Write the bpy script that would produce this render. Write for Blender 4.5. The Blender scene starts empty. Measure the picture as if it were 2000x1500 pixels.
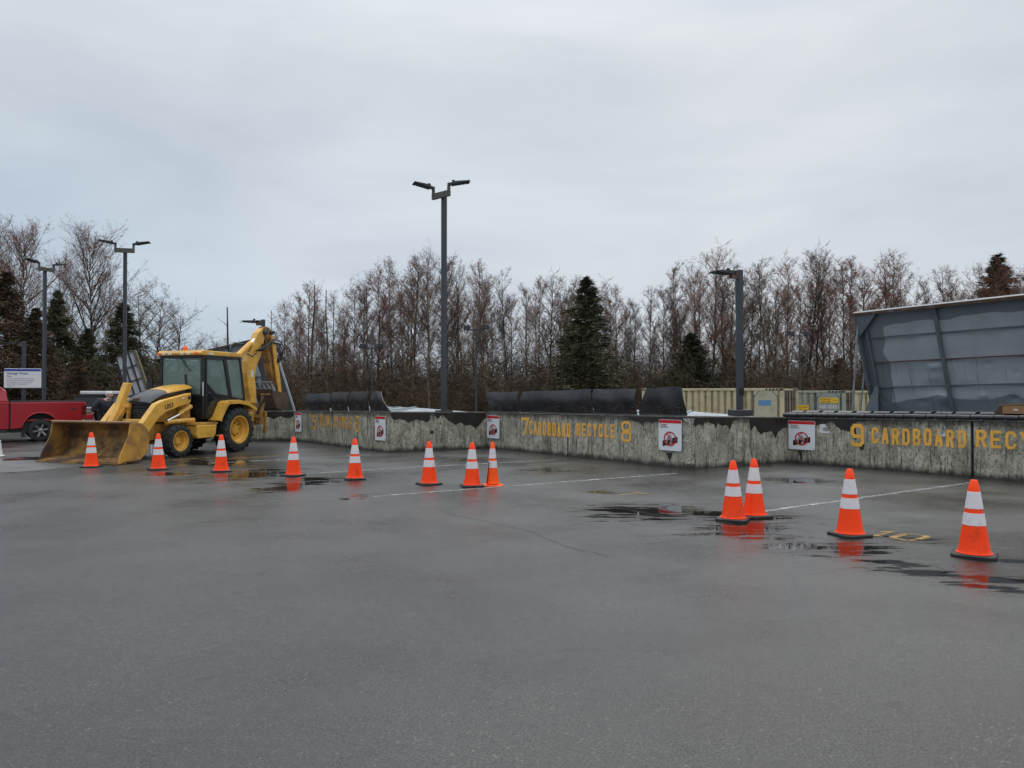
import bpy, math, random
from mathutils import Vector, Matrix, Euler
random.seed(7)
R = math.radians
SC = bpy.context.scene
COL = SC.collection
# ------------------------------------------------------------------ camera
CAM_H = 1.55; FPX = 1500.0; PITCH = math.atan(16/1500)
cam = bpy.data.cameras.new('camera'); cam.lens = 27.0; cam.sensor_width = 36.0
cam.clip_start = .05; cam.clip_end = 3000
camo = bpy.data.objects.new('camera', cam); COL.objects.link(camo)
camo.location = (0, 0, CAM_H); camo.rotation_euler = (R(90)+PITCH, 0, 0)
SC.camera = camo
# ------------------------------------------------------------------ world: overcast sky
SUN_EL, SUN_AZ = 52, 25
w = bpy.data.worlds.new('World'); SC.world = w; w.use_nodes = True
nt = w.node_tree; nt.nodes.clear()
def N(t, ty, **kw):
    n = t.nodes.new(ty)
    for k, v in kw.items():
        if k.startswith('i_'):
            key = k[2:]
            key = int(key) if key.isdigit() else key.replace('_', ' ')
            n.inputs[key].default_value = v
        else: setattr(n, k, v)
    return n
def L(t, a, b, ao=0, bi=0): t.links.new(a.outputs[ao], b.inputs[bi])
def ramp(t, pts, interp='LINEAR'):
    n = t.nodes.new('ShaderNodeValToRGB'); cr = n.color_ramp; cr.interpolation = interp
    while len(cr.elements) < len(pts): cr.elements.new(.5)
    for e, (p, c) in zip(cr.elements, pts):
        e.position = p
        e.color = (c, c, c, 1) if isinstance(c, (int, float)) else (*c, 1)
    return n
sky = N(nt, 'ShaderNodeTexSky', sky_type='NISHITA', sun_disc=False, sun_elevation=R(SUN_EL), sun_rotation=R(SUN_AZ))
tc = N(nt, 'ShaderNodeTexCoord')
mp = N(nt, 'ShaderNodeMapping'); mp.inputs['Scale'].default_value = (1, 1, 3.2); L(nt, tc, mp)
nz = N(nt, 'ShaderNodeTexNoise', i_Scale=2.1, i_Detail=5.0, i_Roughness=.52, i_Distortion=.35); L(nt, mp, nz)
nz2 = N(nt, 'ShaderNodeTexNoise', i_Scale=1.1, i_Detail=2.0); L(nt, mp, nz2)
cr = ramp(nt, [(.33, (6.1, 6.55, 7.0)), (.5, (6.9, 7.25, 7.55)), (.66, (7.8, 8.05, 8.2))]); L(nt, nz, cr)
sep = N(nt, 'ShaderNodeSeparateXYZ'); L(nt, tc, sep)
zr = N(nt, 'ShaderNodeMapRange', interpolation_type='SMOOTHSTEP', i_1=.36, i_2=.95, i_3=1.0, i_4=2.9); L(nt, sep, zr, 2, 0)
hx = N(nt, 'ShaderNodeMapRange', i_1=-.65, i_2=.15, i_3=0.0, i_4=1.0); L(nt, sep, hx, 0, 0)     # west is a little bluer and darker
hcol = ramp(nt, [(0, (.66, .79, .93)), (1, (.94, .96, 1))]); L(nt, hx, hcol)
hz = N(nt, 'ShaderNodeMapRange', i_1=.05, i_2=.4, i_3=1.0, i_4=0.25); L(nt, sep, hz, 2, 0)
mh = N(nt, 'ShaderNodeMixRGB', blend_type='MULTIPLY'); L(nt, hz, mh, 0, 0); L(nt, cr, mh, 0, 1); L(nt, hcol, mh, 0, 2)
mul = N(nt, 'ShaderNodeVectorMath', operation='SCALE'); L(nt, mh, mul, 0, 0); nt.links.new(zr.outputs[0], mul.inputs['Scale'])
mix = N(nt, 'ShaderNodeMixRGB', i_0=.93); L(nt, sky, mix, 0, 1); L(nt, mul, mix, 0, 2)
bg = N(nt, 'ShaderNodeBackground', i_Strength=.1); L(nt, mix, bg)
wo = N(nt, 'ShaderNodeOutputWorld'); L(nt, bg, wo)
# ------------------------------------------------------------------ sun, exposure
sl = bpy.data.lights.new('sun', 'SUN'); sl.energy = .7; sl.angle = R(25); sl.color = (1, .97, .93)
so = bpy.data.objects.new('sun', sl); COL.objects.link(so)
sd = Vector((math.sin(R(SUN_AZ))*math.cos(R(SUN_EL)), math.cos(R(SUN_AZ))*math.cos(R(SUN_EL)), math.sin(R(SUN_EL))))
so.rotation_euler = sd.to_track_quat('Z', 'Y').to_euler()
SC.view_settings.view_transform = 'Standard'; SC.view_settings.look = 'None'
SC.view_settings.exposure = 0.0; SC.view_settings.gamma = 1; SC.view_settings.use_curve_mapping = False

# ------------------------------------------------------------------ measuring helpers (pixel of the 2000 x 1500 photo -> place)
def ray(px, py):
    x = (px-1000)/FPX; u = (750-py)/FPX
    c, s = math.cos(PITCH), math.sin(PITCH)
    return Vector((x, c-u*s, s+u*c))
def G(px, py, z=0.0):
    r = ray(px, py); t = (z-CAM_H)/r.z
    return Vector((r.x*t, r.y*t, z))
def P(px, py, Y):
    r = ray(px, py); t = Y/r.y
    return Vector((r.x*t, Y, CAM_H+r.z*t))

# ------------------------------------------------------------------ materials
MATS = {}
def newmat(name):
    m = bpy.data.materials.new(name); m.use_nodes = True
    t = m.node_tree; b = t.nodes['Principled BSDF']; MATS[name] = m
    return m, t, b
def simple(name, col, rough=.5, metal=0.0, var=.12, scale=6.0, bump=.0, dirt=None, dirt_amt=.4, spec=.5, dscale=3.0, dlo=.5):
    m, t, b = newmat(name)
    tc = N(t, 'ShaderNodeTexCoord')
    oi = N(t, 'ShaderNodeObjectInfo'); ml = N(t, 'ShaderNodeMath', operation='MULTIPLY', i_1=23.0); t.links.new(oi.outputs['Random'], ml.inputs[0])
    ad = N(t, 'ShaderNodeVectorMath', operation='ADD'); L(t, tc, ad, 3, 0); L(t, ml, ad, 0, 1)
    n = N(t, 'ShaderNodeTexNoise', i_Scale=scale, i_Detail=6.0, i_Roughness=.6); L(t, ad, n, 0, 0)
    lo = tuple(max(0, c*(1-var)) for c in col); hi = tuple(min(1, c*(1+var)) for c in col)
    r = ramp(t, [(.3, lo), (.7, hi)]); L(t, n, r)
    out = r
    if dirt:
        n2 = N(t, 'ShaderNodeTexNoise', i_Scale=dscale, i_Detail=8.0, i_Roughness=.7); L(t, ad, n2, 0, 0)
        rr = ramp(t, [(dlo, 0), (dlo+.15, dirt_amt)]); L(t, n2, rr)
        mx = N(t, 'ShaderNodeMixRGB'); L(t, rr, mx, 0, 0); L(t, r, mx, 0, 1); mx.inputs[2].default_value = (*dirt, 1)
        out = mx
    L(t, out, b, 0, 0)
    r2 = ramp(t, [(.3, max(0, rough-.08)), (.7, min(1, rough+.08))]); L(t, n, r2); t.links.new(r2.outputs[0], b.inputs['Roughness'])
    b.inputs['Metallic'].default_value = metal
    b.inputs['Specular IOR Level'].default_value = spec
    if bump:
        bp = N(t, 'ShaderNodeBump', i_Strength=bump, i_Distance=.01)
        n3 = N(t, 'ShaderNodeTexNoise', i_Scale=scale*5, i_Detail=5.0); L(t, tc, n3, 3, 0)
        t.links.new(n3.outputs[0], bp.inputs['Height']); t.links.new(bp.outputs[0], b.inputs['Normal'])
    return m
M_yel = simple('machine_yellow', (.68, .37, .055), .36, var=.1, dirt=(.22, .12, .035), dirt_amt=.45, dscale=2.5)
M_yelw = simple('worn_yellow', (.55, .29, .045), .55, var=.2, dirt=(.14, .07, .03), dirt_amt=.7, dscale=3, dlo=.44)
M_rustb = simple('rusty_bucket', (.30, .16, .04), .7, var=.35, scale=3, dirt=(.05, .032, .025), dirt_amt=.9, dscale=2.2, dlo=.42, bump=.4)
M_rusty = simple('rusty_yellow', (.34, .17, .035), .65, var=.3, dirt=(.10, .05, .025), dirt_amt=.9, dscale=4, dlo=.44)
M_rustd = simple('dark_rusty_steel', (.09, .055, .035), .7, var=.35, dirt=(.03, .022, .018), dirt_amt=.8)
M_lip = simple('worn_steel_lip', (.42, .26, .16), .55, var=.2, scale=8)
M_blk = simple('black_plastic', (.012, .012, .013), .35, var=.3)
M_blkg = simple('black_gloss', (.01, .01, .012), .12, var=.3)
M_rub = simple('tyre_rubber', (.018, .018, .018), .75, var=.3, bump=.3, dirt=(.05, .045, .04), dirt_amt=.4)
M_flap = simple('black_rubber_sheet', (.016, .016, .018), .36, var=.6, scale=4, bump=.8, dirt=(.07, .06, .045), dirt_amt=.6, dscale=9, dlo=.55)
M_dark = simple('dark_steel', (.03, .032, .036), .5, var=.2, dirt=(.08, .05, .03), dirt_amt=.2)
M_pole = simple('pole_grey', (.038, .044, .055), .45, var=.12, scale=2)
M_chrome = simple('chrome_rod', (.72, .73, .75), .12, metal=1.0, var=.05)
M_white = simple('white_paint', (.62, .63, .64), .4, var=.04, dirt=(.35, .34, .3), dirt_amt=.3)
M_sign = simple('sign_white', (.68, .70, .73), .35, var=.03)
M_red = simple('sign_red', (.52, .012, .015), .4, var=.05)
M_ink = simple('sign_black', (.008, .008, .008), .5, var=.1)
M_grey = simple('sign_grey', (.32, .30, .31), .5, var=.05)
M_txt = simple('sign_text_red', (.3, .05, .06), .5, var=.05)
M_orange = simple('cone_orange', (1.0, .058, .004), .45, var=.04, dirt=(.30, .035, .015), dirt_amt=.7, dscale=7, dlo=.55, spec=.25)
M_orange2 = simple('cone_orange_light', (1.0, .10, .006), .45, var=.05, spec=.25)
M_band = simple('reflective_band', (.66, .62, .64), .4, var=.06, scale=20, dirt=(.33, .30, .31), dirt_amt=.5, dscale=18, dlo=.56)
M_cbase = simple('cone_base_black', (.012, .012, .012), .5, var=.3, bump=.3)
M_amber = simple('amber_lens', (.85, .13, .01), .2, var=.05)
M_lamp = simple('lamp_lens', (.62, .60, .50), .15, var=.05)
M_truck = simple('truck_red', (.33, .012, .02), .22, var=.06, scale=1.5)
M_trim = simple('truck_trim', (.02, .02, .02), .5)
M_taill = simple('tail_lamp', (.12, .005, .008), .15)
M_alloy = simple('alloy_wheel', (.30, .30, .31), .3, metal=.8, var=.1)
M_lid = simple('lid_blue_grey', (.25, .285, .315), .42, var=.1, scale=1.3, dirt=(.15, .175, .195), dirt_amt=.6, dscale=.9, dlo=.5, bump=.12)
def lidmat():
    m, t, b = newmat('welded_lid_sheet'); tc = N(t, 'ShaderNodeTexCoord'); sp = N(t, 'ShaderNodeSeparateXYZ'); L(t, tc, sp, 3, 0)
    n = N(t, 'ShaderNodeTexNoise', i_Scale=1.6, i_Detail=8.0, i_Roughness=.65); L(t, tc, n, 3, 0)
    c = ramp(t, [(.3, (.30, .335, .365)), (.7, (.42, .455, .485))]); L(t, n, c)
    # darker tone along the top, bottom and left rim, with a wavy boundary
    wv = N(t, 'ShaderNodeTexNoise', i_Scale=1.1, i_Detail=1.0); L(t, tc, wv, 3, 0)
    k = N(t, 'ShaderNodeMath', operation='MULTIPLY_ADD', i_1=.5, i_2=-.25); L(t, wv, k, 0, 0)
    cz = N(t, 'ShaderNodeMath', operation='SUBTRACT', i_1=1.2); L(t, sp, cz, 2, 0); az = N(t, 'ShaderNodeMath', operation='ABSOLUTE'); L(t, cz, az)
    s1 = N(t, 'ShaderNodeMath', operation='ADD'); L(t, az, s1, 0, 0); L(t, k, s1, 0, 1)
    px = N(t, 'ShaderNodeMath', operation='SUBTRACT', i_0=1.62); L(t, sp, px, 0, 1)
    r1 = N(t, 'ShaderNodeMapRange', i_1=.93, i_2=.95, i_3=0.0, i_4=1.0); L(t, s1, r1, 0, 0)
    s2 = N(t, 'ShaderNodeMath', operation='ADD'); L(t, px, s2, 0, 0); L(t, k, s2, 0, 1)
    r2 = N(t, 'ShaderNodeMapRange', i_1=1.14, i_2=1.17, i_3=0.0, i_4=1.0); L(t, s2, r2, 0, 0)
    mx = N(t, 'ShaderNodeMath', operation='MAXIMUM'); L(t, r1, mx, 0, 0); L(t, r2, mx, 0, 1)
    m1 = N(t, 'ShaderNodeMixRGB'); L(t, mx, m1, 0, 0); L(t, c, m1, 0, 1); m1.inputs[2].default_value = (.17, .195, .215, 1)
    mp = N(t, 'ShaderNodeMapping'); mp.inputs['Scale'].default_value = (11, 1, .25); L(t, tc, mp, 3, 0)
    dn = N(t, 'ShaderNodeTexNoise', i_Scale=2.0, i_Detail=3.0); L(t, mp, dn); dr = ramp(t, [(.34, .55), (.37, 1.0)]); L(t, dn, dr)
    lz = N(t, 'ShaderNodeMapRange', i_1=1.15, i_2=1.3, i_3=1.0, i_4=0.0); L(t, sp, lz, 2, 0)
    m2 = N(t, 'ShaderNodeMixRGB', blend_type='MULTIPLY'); L(t, lz, m2, 0, 0); L(t, m1, m2, 0, 1); L(t, dr, m2, 0, 2)
    L(t, m2, b, 0, 0); b.inputs['Roughness'].default_value = .34
    return m
M_lidsheet = lidmat()
M_lidd = simple('lid_frame', (.12, .14, .16), .5, var=.15, dirt=(.10, .06, .035), dirt_amt=.5, dscale=2.5, dlo=.55)
M_arm = simple('arm_olive_grey', (.075, .072, .06), .5, var=.25)
M_rustline = simple('rusty_edge', (.10, .055, .035), .7, var=.35, scale=8, dirt=(.20, .20, .20), dirt_amt=.6, dscale=5)
M_lidf = simple('far_lid_grey', (.42, .44, .48), .5, var=.1, scale=2, dirt=(.14, .14, .15), dirt_amt=.4)
M_gal = simple('galvanised_roof', (.30, .33, .35), .35, var=.15, scale=2, dirt=(.16, .18, .18), dirt_amt=.5, dscale=5, metal=.15)
M_cont_in = simple('skip_body', (.06, .07, .08), .6, var=.2)
M_box = simple('cardboard', (.27, .145, .075), .75, var=.08, dirt=(.16, .09, .05), dirt_amt=.4)
M_boxd = simple('wet_cardboard', (.09, .05, .032), .7, var=.2)
M_wood = simple('pale_plank', (.36, .24, .08), .6, var=.2, scale=12)
M_plat = simple('platform_grey', (.24, .27, .285), .5, var=.2, dirt=(.08, .09, .09), dirt_amt=.5)
M_skin = simple('skin', (.52, .25, .19), .5, var=.05)
M_hair = simple('white_hair', (.55, .52, .48), .8, var=.15, scale=40)
M_jack = simple('navy_jacket', (.022, .022, .032), .8, var=.3)
M_troub = simple('dark_trousers', (.018, .018, .022), .85, var=.3)
M_shirt = simple('white_collar', (.5, .5, .55), .7)
M_hose = simple('hydraulic_hose', (.012, .012, .012), .4)
M_bhose = simple('blue_hose', (.10, .18, .24), .4)
M_blue = simple('sign_blue', (.015, .04, .30), .4)
M_plac = simple('yellow_placard', (.72, .42, .03), .5, var=.05)
M_plcb = simple('blue_placard', (.10, .25, .42), .5, var=.15)
M_plct = simple('placard_text', (.25, .08, .01), .5)
M_seat = simple('seat_grey', (.05, .06, .065), .8)

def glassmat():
    m, t, b = newmat('tinted_glass_sky_veil')
    b.inputs['Base Color'].default_value = (.30, .38, .36, 1)  # pale green base colour paints the sky's reflection as a veil on the panes
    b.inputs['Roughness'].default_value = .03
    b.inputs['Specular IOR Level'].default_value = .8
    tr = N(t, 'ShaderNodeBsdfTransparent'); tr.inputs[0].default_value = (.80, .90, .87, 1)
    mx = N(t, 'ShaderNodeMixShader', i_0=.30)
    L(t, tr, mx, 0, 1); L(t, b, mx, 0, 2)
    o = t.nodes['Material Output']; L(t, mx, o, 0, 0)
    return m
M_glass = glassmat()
M_glassd = simple('dark_glass', (.012, .016, .02), .05, var=.1, spec=.8)

def concrete(name, warm=1.0):
    m, t, b = newmat(name)
    tc = N(t, 'ShaderNodeTexCoord'); oi = N(t, 'ShaderNodeObjectInfo')
    ad = N(t, 'ShaderNodeVectorMath', operation='ADD'); L(t, tc, ad, 3, 0); L(t, oi, ad, 0, 1)
    sp = N(t, 'ShaderNodeSeparateXYZ'); L(t, tc, sp, 3, 0)
    def noise(sx, sz, sc, det=7.0, ro=.65):
        mp = N(t, 'ShaderNodeMapping'); mp.inputs['Scale'].default_value = (sx, 1, sz); L(t, ad, mp)
        n = N(t, 'ShaderNodeTexNoise', i_Scale=sc, i_Detail=det, i_Roughness=ro); L(t, mp, n); return n
    n1 = noise(1, .9, 2.6, 9.0, .72); n2 = noise(1, .2, 8.0, 9.0, .75); n3 = noise(1, .6, 30.0, 4.0, .7); n4 = noise(1, .07, 26.0, 3.0, .6)
    base = ramp(t, [(.30, (.165, .15, .115)), (.5, (.32, .30, .24)), (.70, (.50, .475, .385))]); L(t, n1, base)
    def mulby(prev, node, pts):
        r = ramp(t, pts); L(t, node, r)
        mx = N(t, 'ShaderNodeMixRGB', blend_type='MULTIPLY', i_0=1.0); L(t, prev, mx, 0, 1); L(t, r, mx, 0, 2); return mx
    c = mulby(base, n2, [(.36, .5), (.48, .95), (.62, 1.18)])
    c = mulby(c, n3, [(.34, .18), (.44, .92), (.6, 1.15)])
    c = mulby(c, n4, [(.36, .42), (.44, 1.0)])
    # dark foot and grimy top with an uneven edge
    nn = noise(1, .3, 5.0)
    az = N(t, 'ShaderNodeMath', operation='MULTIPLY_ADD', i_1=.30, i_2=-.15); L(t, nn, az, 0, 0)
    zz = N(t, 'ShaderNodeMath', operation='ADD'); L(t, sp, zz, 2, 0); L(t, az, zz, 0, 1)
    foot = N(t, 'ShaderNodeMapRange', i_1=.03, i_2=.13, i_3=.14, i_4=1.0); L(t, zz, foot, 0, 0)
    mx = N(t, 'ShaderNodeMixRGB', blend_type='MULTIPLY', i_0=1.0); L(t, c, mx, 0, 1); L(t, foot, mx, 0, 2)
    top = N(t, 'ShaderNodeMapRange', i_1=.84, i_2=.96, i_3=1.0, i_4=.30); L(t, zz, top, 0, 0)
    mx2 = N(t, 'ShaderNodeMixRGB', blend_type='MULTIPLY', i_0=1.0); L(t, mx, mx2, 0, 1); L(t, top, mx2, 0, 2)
    L(t, mx2, b, 0, 0)
    b.inputs['Roughness'].default_value = .8
    bp = N(t, 'ShaderNodeBump', i_Strength=.7, i_Distance=.02)
    s = N(t, 'ShaderNodeMath', operation='ADD'); L(t, n2, s, 0, 0); L(t, n3, s, 0, 1)
    t.links.new(s.outputs[0], bp.inputs['Height']); t.links.new(bp.outputs[0], b.inputs['Normal'])
    return m
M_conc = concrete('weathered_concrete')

def wornpaint(name, col, lo, hi, sc, rough=.7, dark=.5):
    m, t, b = newmat(name)
    tc = N(t, 'ShaderNodeTexCoord')
    n = N(t, 'ShaderNodeTexNoise', i_Scale=sc, i_Detail=9.0, i_Roughness=.75); L(t, tc, n, 3, 0)
    n2 = N(t, 'ShaderNodeTexNoise', i_Scale=sc*.3, i_Detail=4.0); L(t, tc, n2, 3, 0)
    r2 = ramp(t, [(.35, tuple(c*dark for c in col)), (.6, col)]); L(t, n2, r2); L(t, r2, b, 0, 0)
    b.inputs['Roughness'].default_value = rough
    r = ramp(t, [(lo, 0), (hi, 1)]); L(t, n, r)
    tr = N(t, 'ShaderNodeBsdfTransparent'); mx = N(t, 'ShaderNodeMixShader')
    L(t, r, mx, 0, 0); L(t, tr, mx, 0, 1); L(t, b, mx, 0, 2)
    L(t, mx, t.nodes['Material Output'], 0, 0)
    return m
M_stencil = wornpaint('stencil_yellow', (.85, .43, .06), .34, .40, 14, dark=.8)
M_stenfade = wornpaint('stencil_yellow_faded', (.80, .40, .06), .30, .44, 16)
M_line = wornpaint('line_white', (.46, .47, .46), .42, .60, 9, .35, dark=.7)
M_mark = wornpaint('marking_yellow', (.42, .25, .06), .42, .54, 7, .4)
M_wchip = wornpaint('white_smear', (.65, .65, .65), .48, .52, 16)
M_tar = simple('bitumen', (.016, .013, .011), .45, var=.5, scale=5, bump=.3)

# puddles: (px, py, half width px, half height px, lean)
PUDS = [(505, 925, 75, 12, 0), (610, 938, 62, 10, .15), (575, 950, 40, 16, 0), (900, 897, 46, 4, 0), (1070, 917, 48, 6, 0), (1180, 962, 30, 3, .1),
        (1255, 1000, 110, 17, .1), (1450, 1036, 100, 22, .15), (1560, 1068, 75, 13, .1), (1660, 1072, 75, 18, .1),
        (1560, 939, 66, 5, 0), (1900, 1128, 190, 10, .1), (1720, 1098, 150, 5, .1), (1960, 1150, 90, 8, .1), (45, 898, 60, 7, 0), (690, 973, 26, 5, 0), 
        (1400, 1005, 150, 9, .15), (1780, 1052, 60, 5, 0), (1985, 1096, 40, 6, 0), (325, 925, 45, 4, 0), (430, 903, 90, 7, 0)]
def asphalt():
    m, t, b = newmat('wet_asphalt')
    tc = N(t, 'ShaderNodeTexCoord')
    def noise(sc, det=5.0, ro=.6, scale=None, src=None):
        v = src or (tc, 3)
        if scale:
            mp = N(t, 'ShaderNodeMapping'); mp.inputs['Scale'].default_value = scale; L(t, v[0], mp, v[1], 0); v = (mp, 0)
        n = N(t, 'ShaderNodeTexNoise', i_Scale=sc, i_Detail=det, i_Roughness=ro); L(t, v[0], n, v[1], 0); return n
    agg = noise(80.0, 6.0, .9); mid = noise(16.0, 6.0, .7); big = noise(.5, 6.0, .6); patch = noise(.16, 4.0, .6)
    vor = N(t, 'ShaderNodeTexVoronoi', i_Scale=120.0); L(t, tc, vor, 3, 0)
    c1 = ramp(t, [(.36, (.010, .010, .010)), (.50, (.036, .035, .031)), (.62, (.088, .085, .074)), (.74, (.18, .17, .14))]); L(t, agg, c1)
    vs = N(t, 'ShaderNodeSeparateColor'); t.links.new(vor.outputs['Color'], vs.inputs[0])
    st = ramp(t, [(.982, 0), (.988, .6)]); L(t, vs, st)
    cst = N(t, 'ShaderNodeMixRGB'); L(t, st, cst, 0, 0); L(t, c1, cst, 0, 1); cst.inputs[2].default_value = (.24, .22, .19, 1)
    def mul(prev, node, pts):
        r = ramp(t, pts); L(t, node, r); mx = N(t, 'ShaderNodeMixRGB', blend_type='MULTIPLY', i_0=1.0)
        L(t, prev, mx, 0, 1); L(t, r, mx, 0, 2); return mx
    c = mul(cst, mid, [(.3, .5), (.7, 1.08)]); c = mul(c, big, [(.3, .68), (.7, 1.2)]); blt = noise(2.2, 6.0, .7); c = mul(c, blt, [(.28, .45), (.40, 1.0)])
    # cracks: thin wandering dark lines, only in places
    cw = noise(1.3, 4.0, .6)
    cvo = N(t, 'ShaderNodeTexVoronoi', feature='DISTANCE_TO_EDGE', i_Scale=.42)
    mxv = N(t, 'ShaderNodeMixRGB', i_0=.12); L(t, tc, mxv, 3, 1); L(t, cw, mxv, 1, 2); L(t, mxv, cvo)
    ce = ramp(t, [(.0, 1), (.0035, .7), (.007, 0)]); L(t, cvo, ce)
    cm = ramp(t, [(.5, 0), (.6, 1)]); L(t, patch, cm)
    cc = N(t, 'ShaderNodeMath', operation='MULTIPLY'); L(t, ce, cc, 0, 0); L(t, cm, cc, 0, 1)
    ck = N(t, 'ShaderNodeMixRGB'); L(t, cc, ck, 0, 0); L(t, c, ck, 0, 1); ck.inputs[2].default_value = (.012, .012, .012, 1)
    # standing water
    wob = noise(1.1, 6.0, .65, (1, 2.2, 1))
    stre = noise(3.4, 7.0, .66, (.45, 2.4, 1))
    last = None
    for (px, py, wx, wy, lean) in PUDS:
        g = G(px, py); d = g.y
        a = wx*d/FPX; bb = max(.12, wy*d*d/(FPX*CAM_H))
        mp = N(t, 'ShaderNodeMapping', vector_type='TEXTURE'); mp.inputs['Location'].default_value = (g.x, g.y, 0)
        mp.inputs['Scale'].default_value = (a, bb, 1); mp.inputs['Rotation'].default_value = (0, 0, -.35-lean)
        L(t, tc, mp, 3, 0)
        ln = N(t, 'ShaderNodeVectorMath', operation='LENGTH'); L(t, mp, ln)
        if last is None: last = (ln, 1)
        else:
            mn = N(t, 'ShaderNodeMath', operation='MINIMUM'); L(t, last[0], mn, last[1], 0); L(t, ln, mn, 1, 1); last = (mn, 0)
    s1 = N(t, 'ShaderNodeMath', operation='MULTIPLY_ADD', i_1=3.2, i_2=-1.6); L(t, wob, s1, 0, 0)
    s2 = N(t, 'ShaderNodeMath', operation='MULTIPLY_ADD', i_1=4.2, i_2=-2.1); L(t, stre, s2, 0, 0)
    a1 = N(t, 'ShaderNodeMath', operation='ADD'); L(t, last[0], a1, last[1], 0); L(t, s1, a1, 0, 1)
    a2 = N(t, 'ShaderNodeMath', operation='ADD'); L(t, a1, a2, 0, 0); L(t, s2, a2, 0, 1)
    pud = N(t, 'ShaderNodeMapRange', i_1=.62, i_2=.90, i_3=1.0, i_4=0.0); L(t, a2, pud, 0, 0)
    damp = N(t, 'ShaderNodeMapRange', i_1=.9, i_2=2.3, i_3=1.0, i_4=0.0); L(t, a2, damp, 0, 0)
    dk = N(t, 'ShaderNodeMixRGB', blend_type='MULTIPLY'); L(t, pud, dk, 0, 0); L(t, ck, dk, 0, 1); dk.inputs[2].default_value = (.32, .30, .27, 1)
    L(t, dk, b, 0, 0)
    rg = ramp(t, [(.35, .20), (.65, .42)]); L(t, big, rg)
    rp = ramp(t, [(.35, -.04), (.6, .06)]); L(t, patch, rp)
    ra = N(t, 'ShaderNodeMath', operation='ADD'); L(t, rg, ra, 0, 0); L(t, rp, ra, 0, 1)
    rd = N(t, 'ShaderNodeMath', operation='MULTIPLY_ADD', i_1=-.10); L(t, damp, rd, 0, 0); L(t, ra, rd, 0, 2)
    rm = N(t, 'ShaderNodeMixRGB'); L(t, pud, rm, 0, 0); L(t, rd, rm, 0, 1); rm.inputs[2].default_value = (.015, .015, .015, 1)
    t.links.new(rm.outputs[0], b.inputs['Roughness'])
    sr = ramp(t, [(.38, .25), (.50, .75), (.62, 1.0)]); L(t, agg, sr); sm = N(t, 'ShaderNodeMixRGB'); L(t, pud, sm, 0, 0); L(t, sr, sm, 0, 1); sm.inputs[2].default_value = (.5, .5, .5, 1); t.links.new(sm.outputs[0], b.inputs['Specular IOR Level'])
    hh = N(t, 'ShaderNodeMath', operation='MULTIPLY_ADD', i_1=.25); L(t, mid, hh, 0, 0); L(t, agg, hh, 0, 2)
    bs = N(t, 'ShaderNodeMath', operation='MULTIPLY_ADD', i_1=-.36, i_2=.36); L(t, pud, bs, 0, 0)
    bp = N(t, 'ShaderNodeBump', i_Distance=.010); t.links.new(bs.outputs[0], bp.inputs['Strength'])
    t.links.new(hh.outputs[0], bp.inputs['Height']); t.links.new(bp.outputs[0], b.inputs['Normal'])
    return m
M_asph = asphalt()
M_yard = simple('yard_asphalt', (.045, .045, .043), .4, var=.3, scale=.5)
M_soil = simple('soil', (.035, .03, .02), .9, var=.4, scale=.3)

def barkmat(name, c0, c1, sc=3.0):
    m, t, b = newmat(name)
    tc = N(t, 'ShaderNodeTexCoord'); oi = N(t, 'ShaderNodeObjectInfo')
    n = N(t, 'ShaderNodeTexNoise', i_Scale=sc, i_Detail=5.0); L(t, tc, n, 3, 0)
    r = ramp(t, [(.35, c0), (.65, c1)]); L(t, n, r)
    hs = N(t, 'ShaderNodeHueSaturation'); mr = N(t, 'ShaderNodeMapRange', i_1=0.0, i_2=1.0, i_3=.6, i_4=1.35)
    t.links.new(oi.outputs['Random'], mr.inputs[0]); t.links.new(mr.outputs[0], hs.inputs['Value']); t.links.new(r.outputs[0], hs.inputs['Color'])
    L(t, hs, b, 0, 0); b.inputs['Roughness'].default_value = .9
    return m
M_bark = barkmat('alder_bark', (.036, .026, .017), (.14, .105, .070), 2.0)
M_twigr = barkmat('twigs_reddish', (.12, .045, .028), (.26, .10, .065), .5)
M_twigg = barkmat('twigs_greyish', (.085, .048, .032), (.19, .115, .080), .5)
M_brush = barkmat('brush_brown', (.032, .022, .012), (.105, .070, .038), .4)
M_leafg = barkmat('evergreen_foliage', (.020, .022, .009), (.085, .078, .036), .6)
M_leafb = barkmat('evergreen_brownish', (.030, .022, .010), (.12, .070, .036), .6)

# ------------------------------------------------------------------ mesh helpers
SPLIT = {k: v for k, v in [x.split(':') for x in ('bolts:bolt corner_gusset:corner_gusset backing_batten:backing_batten screws:screw knuckle_pin:knuckle_pin arm_pin:arm_pin wheel_nuts:wheel_nut tilt_link:tilt_link '
    'stabiliser_leg:stabiliser_leg step:step bed_rail:bed_rail door_gap:door_gap door_handle:door_handle wall_post:wall_post cover_frame:cover_frame roller:roller lid_rib:lid_rib panel_seam:panel_seam hazard_stripes:hazard_stripe '
    'corner_casting:corner_casting upright_rib:upright_rib horizontal_rib:horizontal_rib top_rail:top_rail plank_board:plank_board stubs:stub joint_gap:joint_gap bucket_link:bucket_link swing_post:swing_post rear_frame:rear_frame hydraulic_hoses:hydraulic_hose '
    'mirror:mirror cab_lower_body:cab_panel blotch:blotch underbody:underbody container_body:container_panel').split()]}
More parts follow.
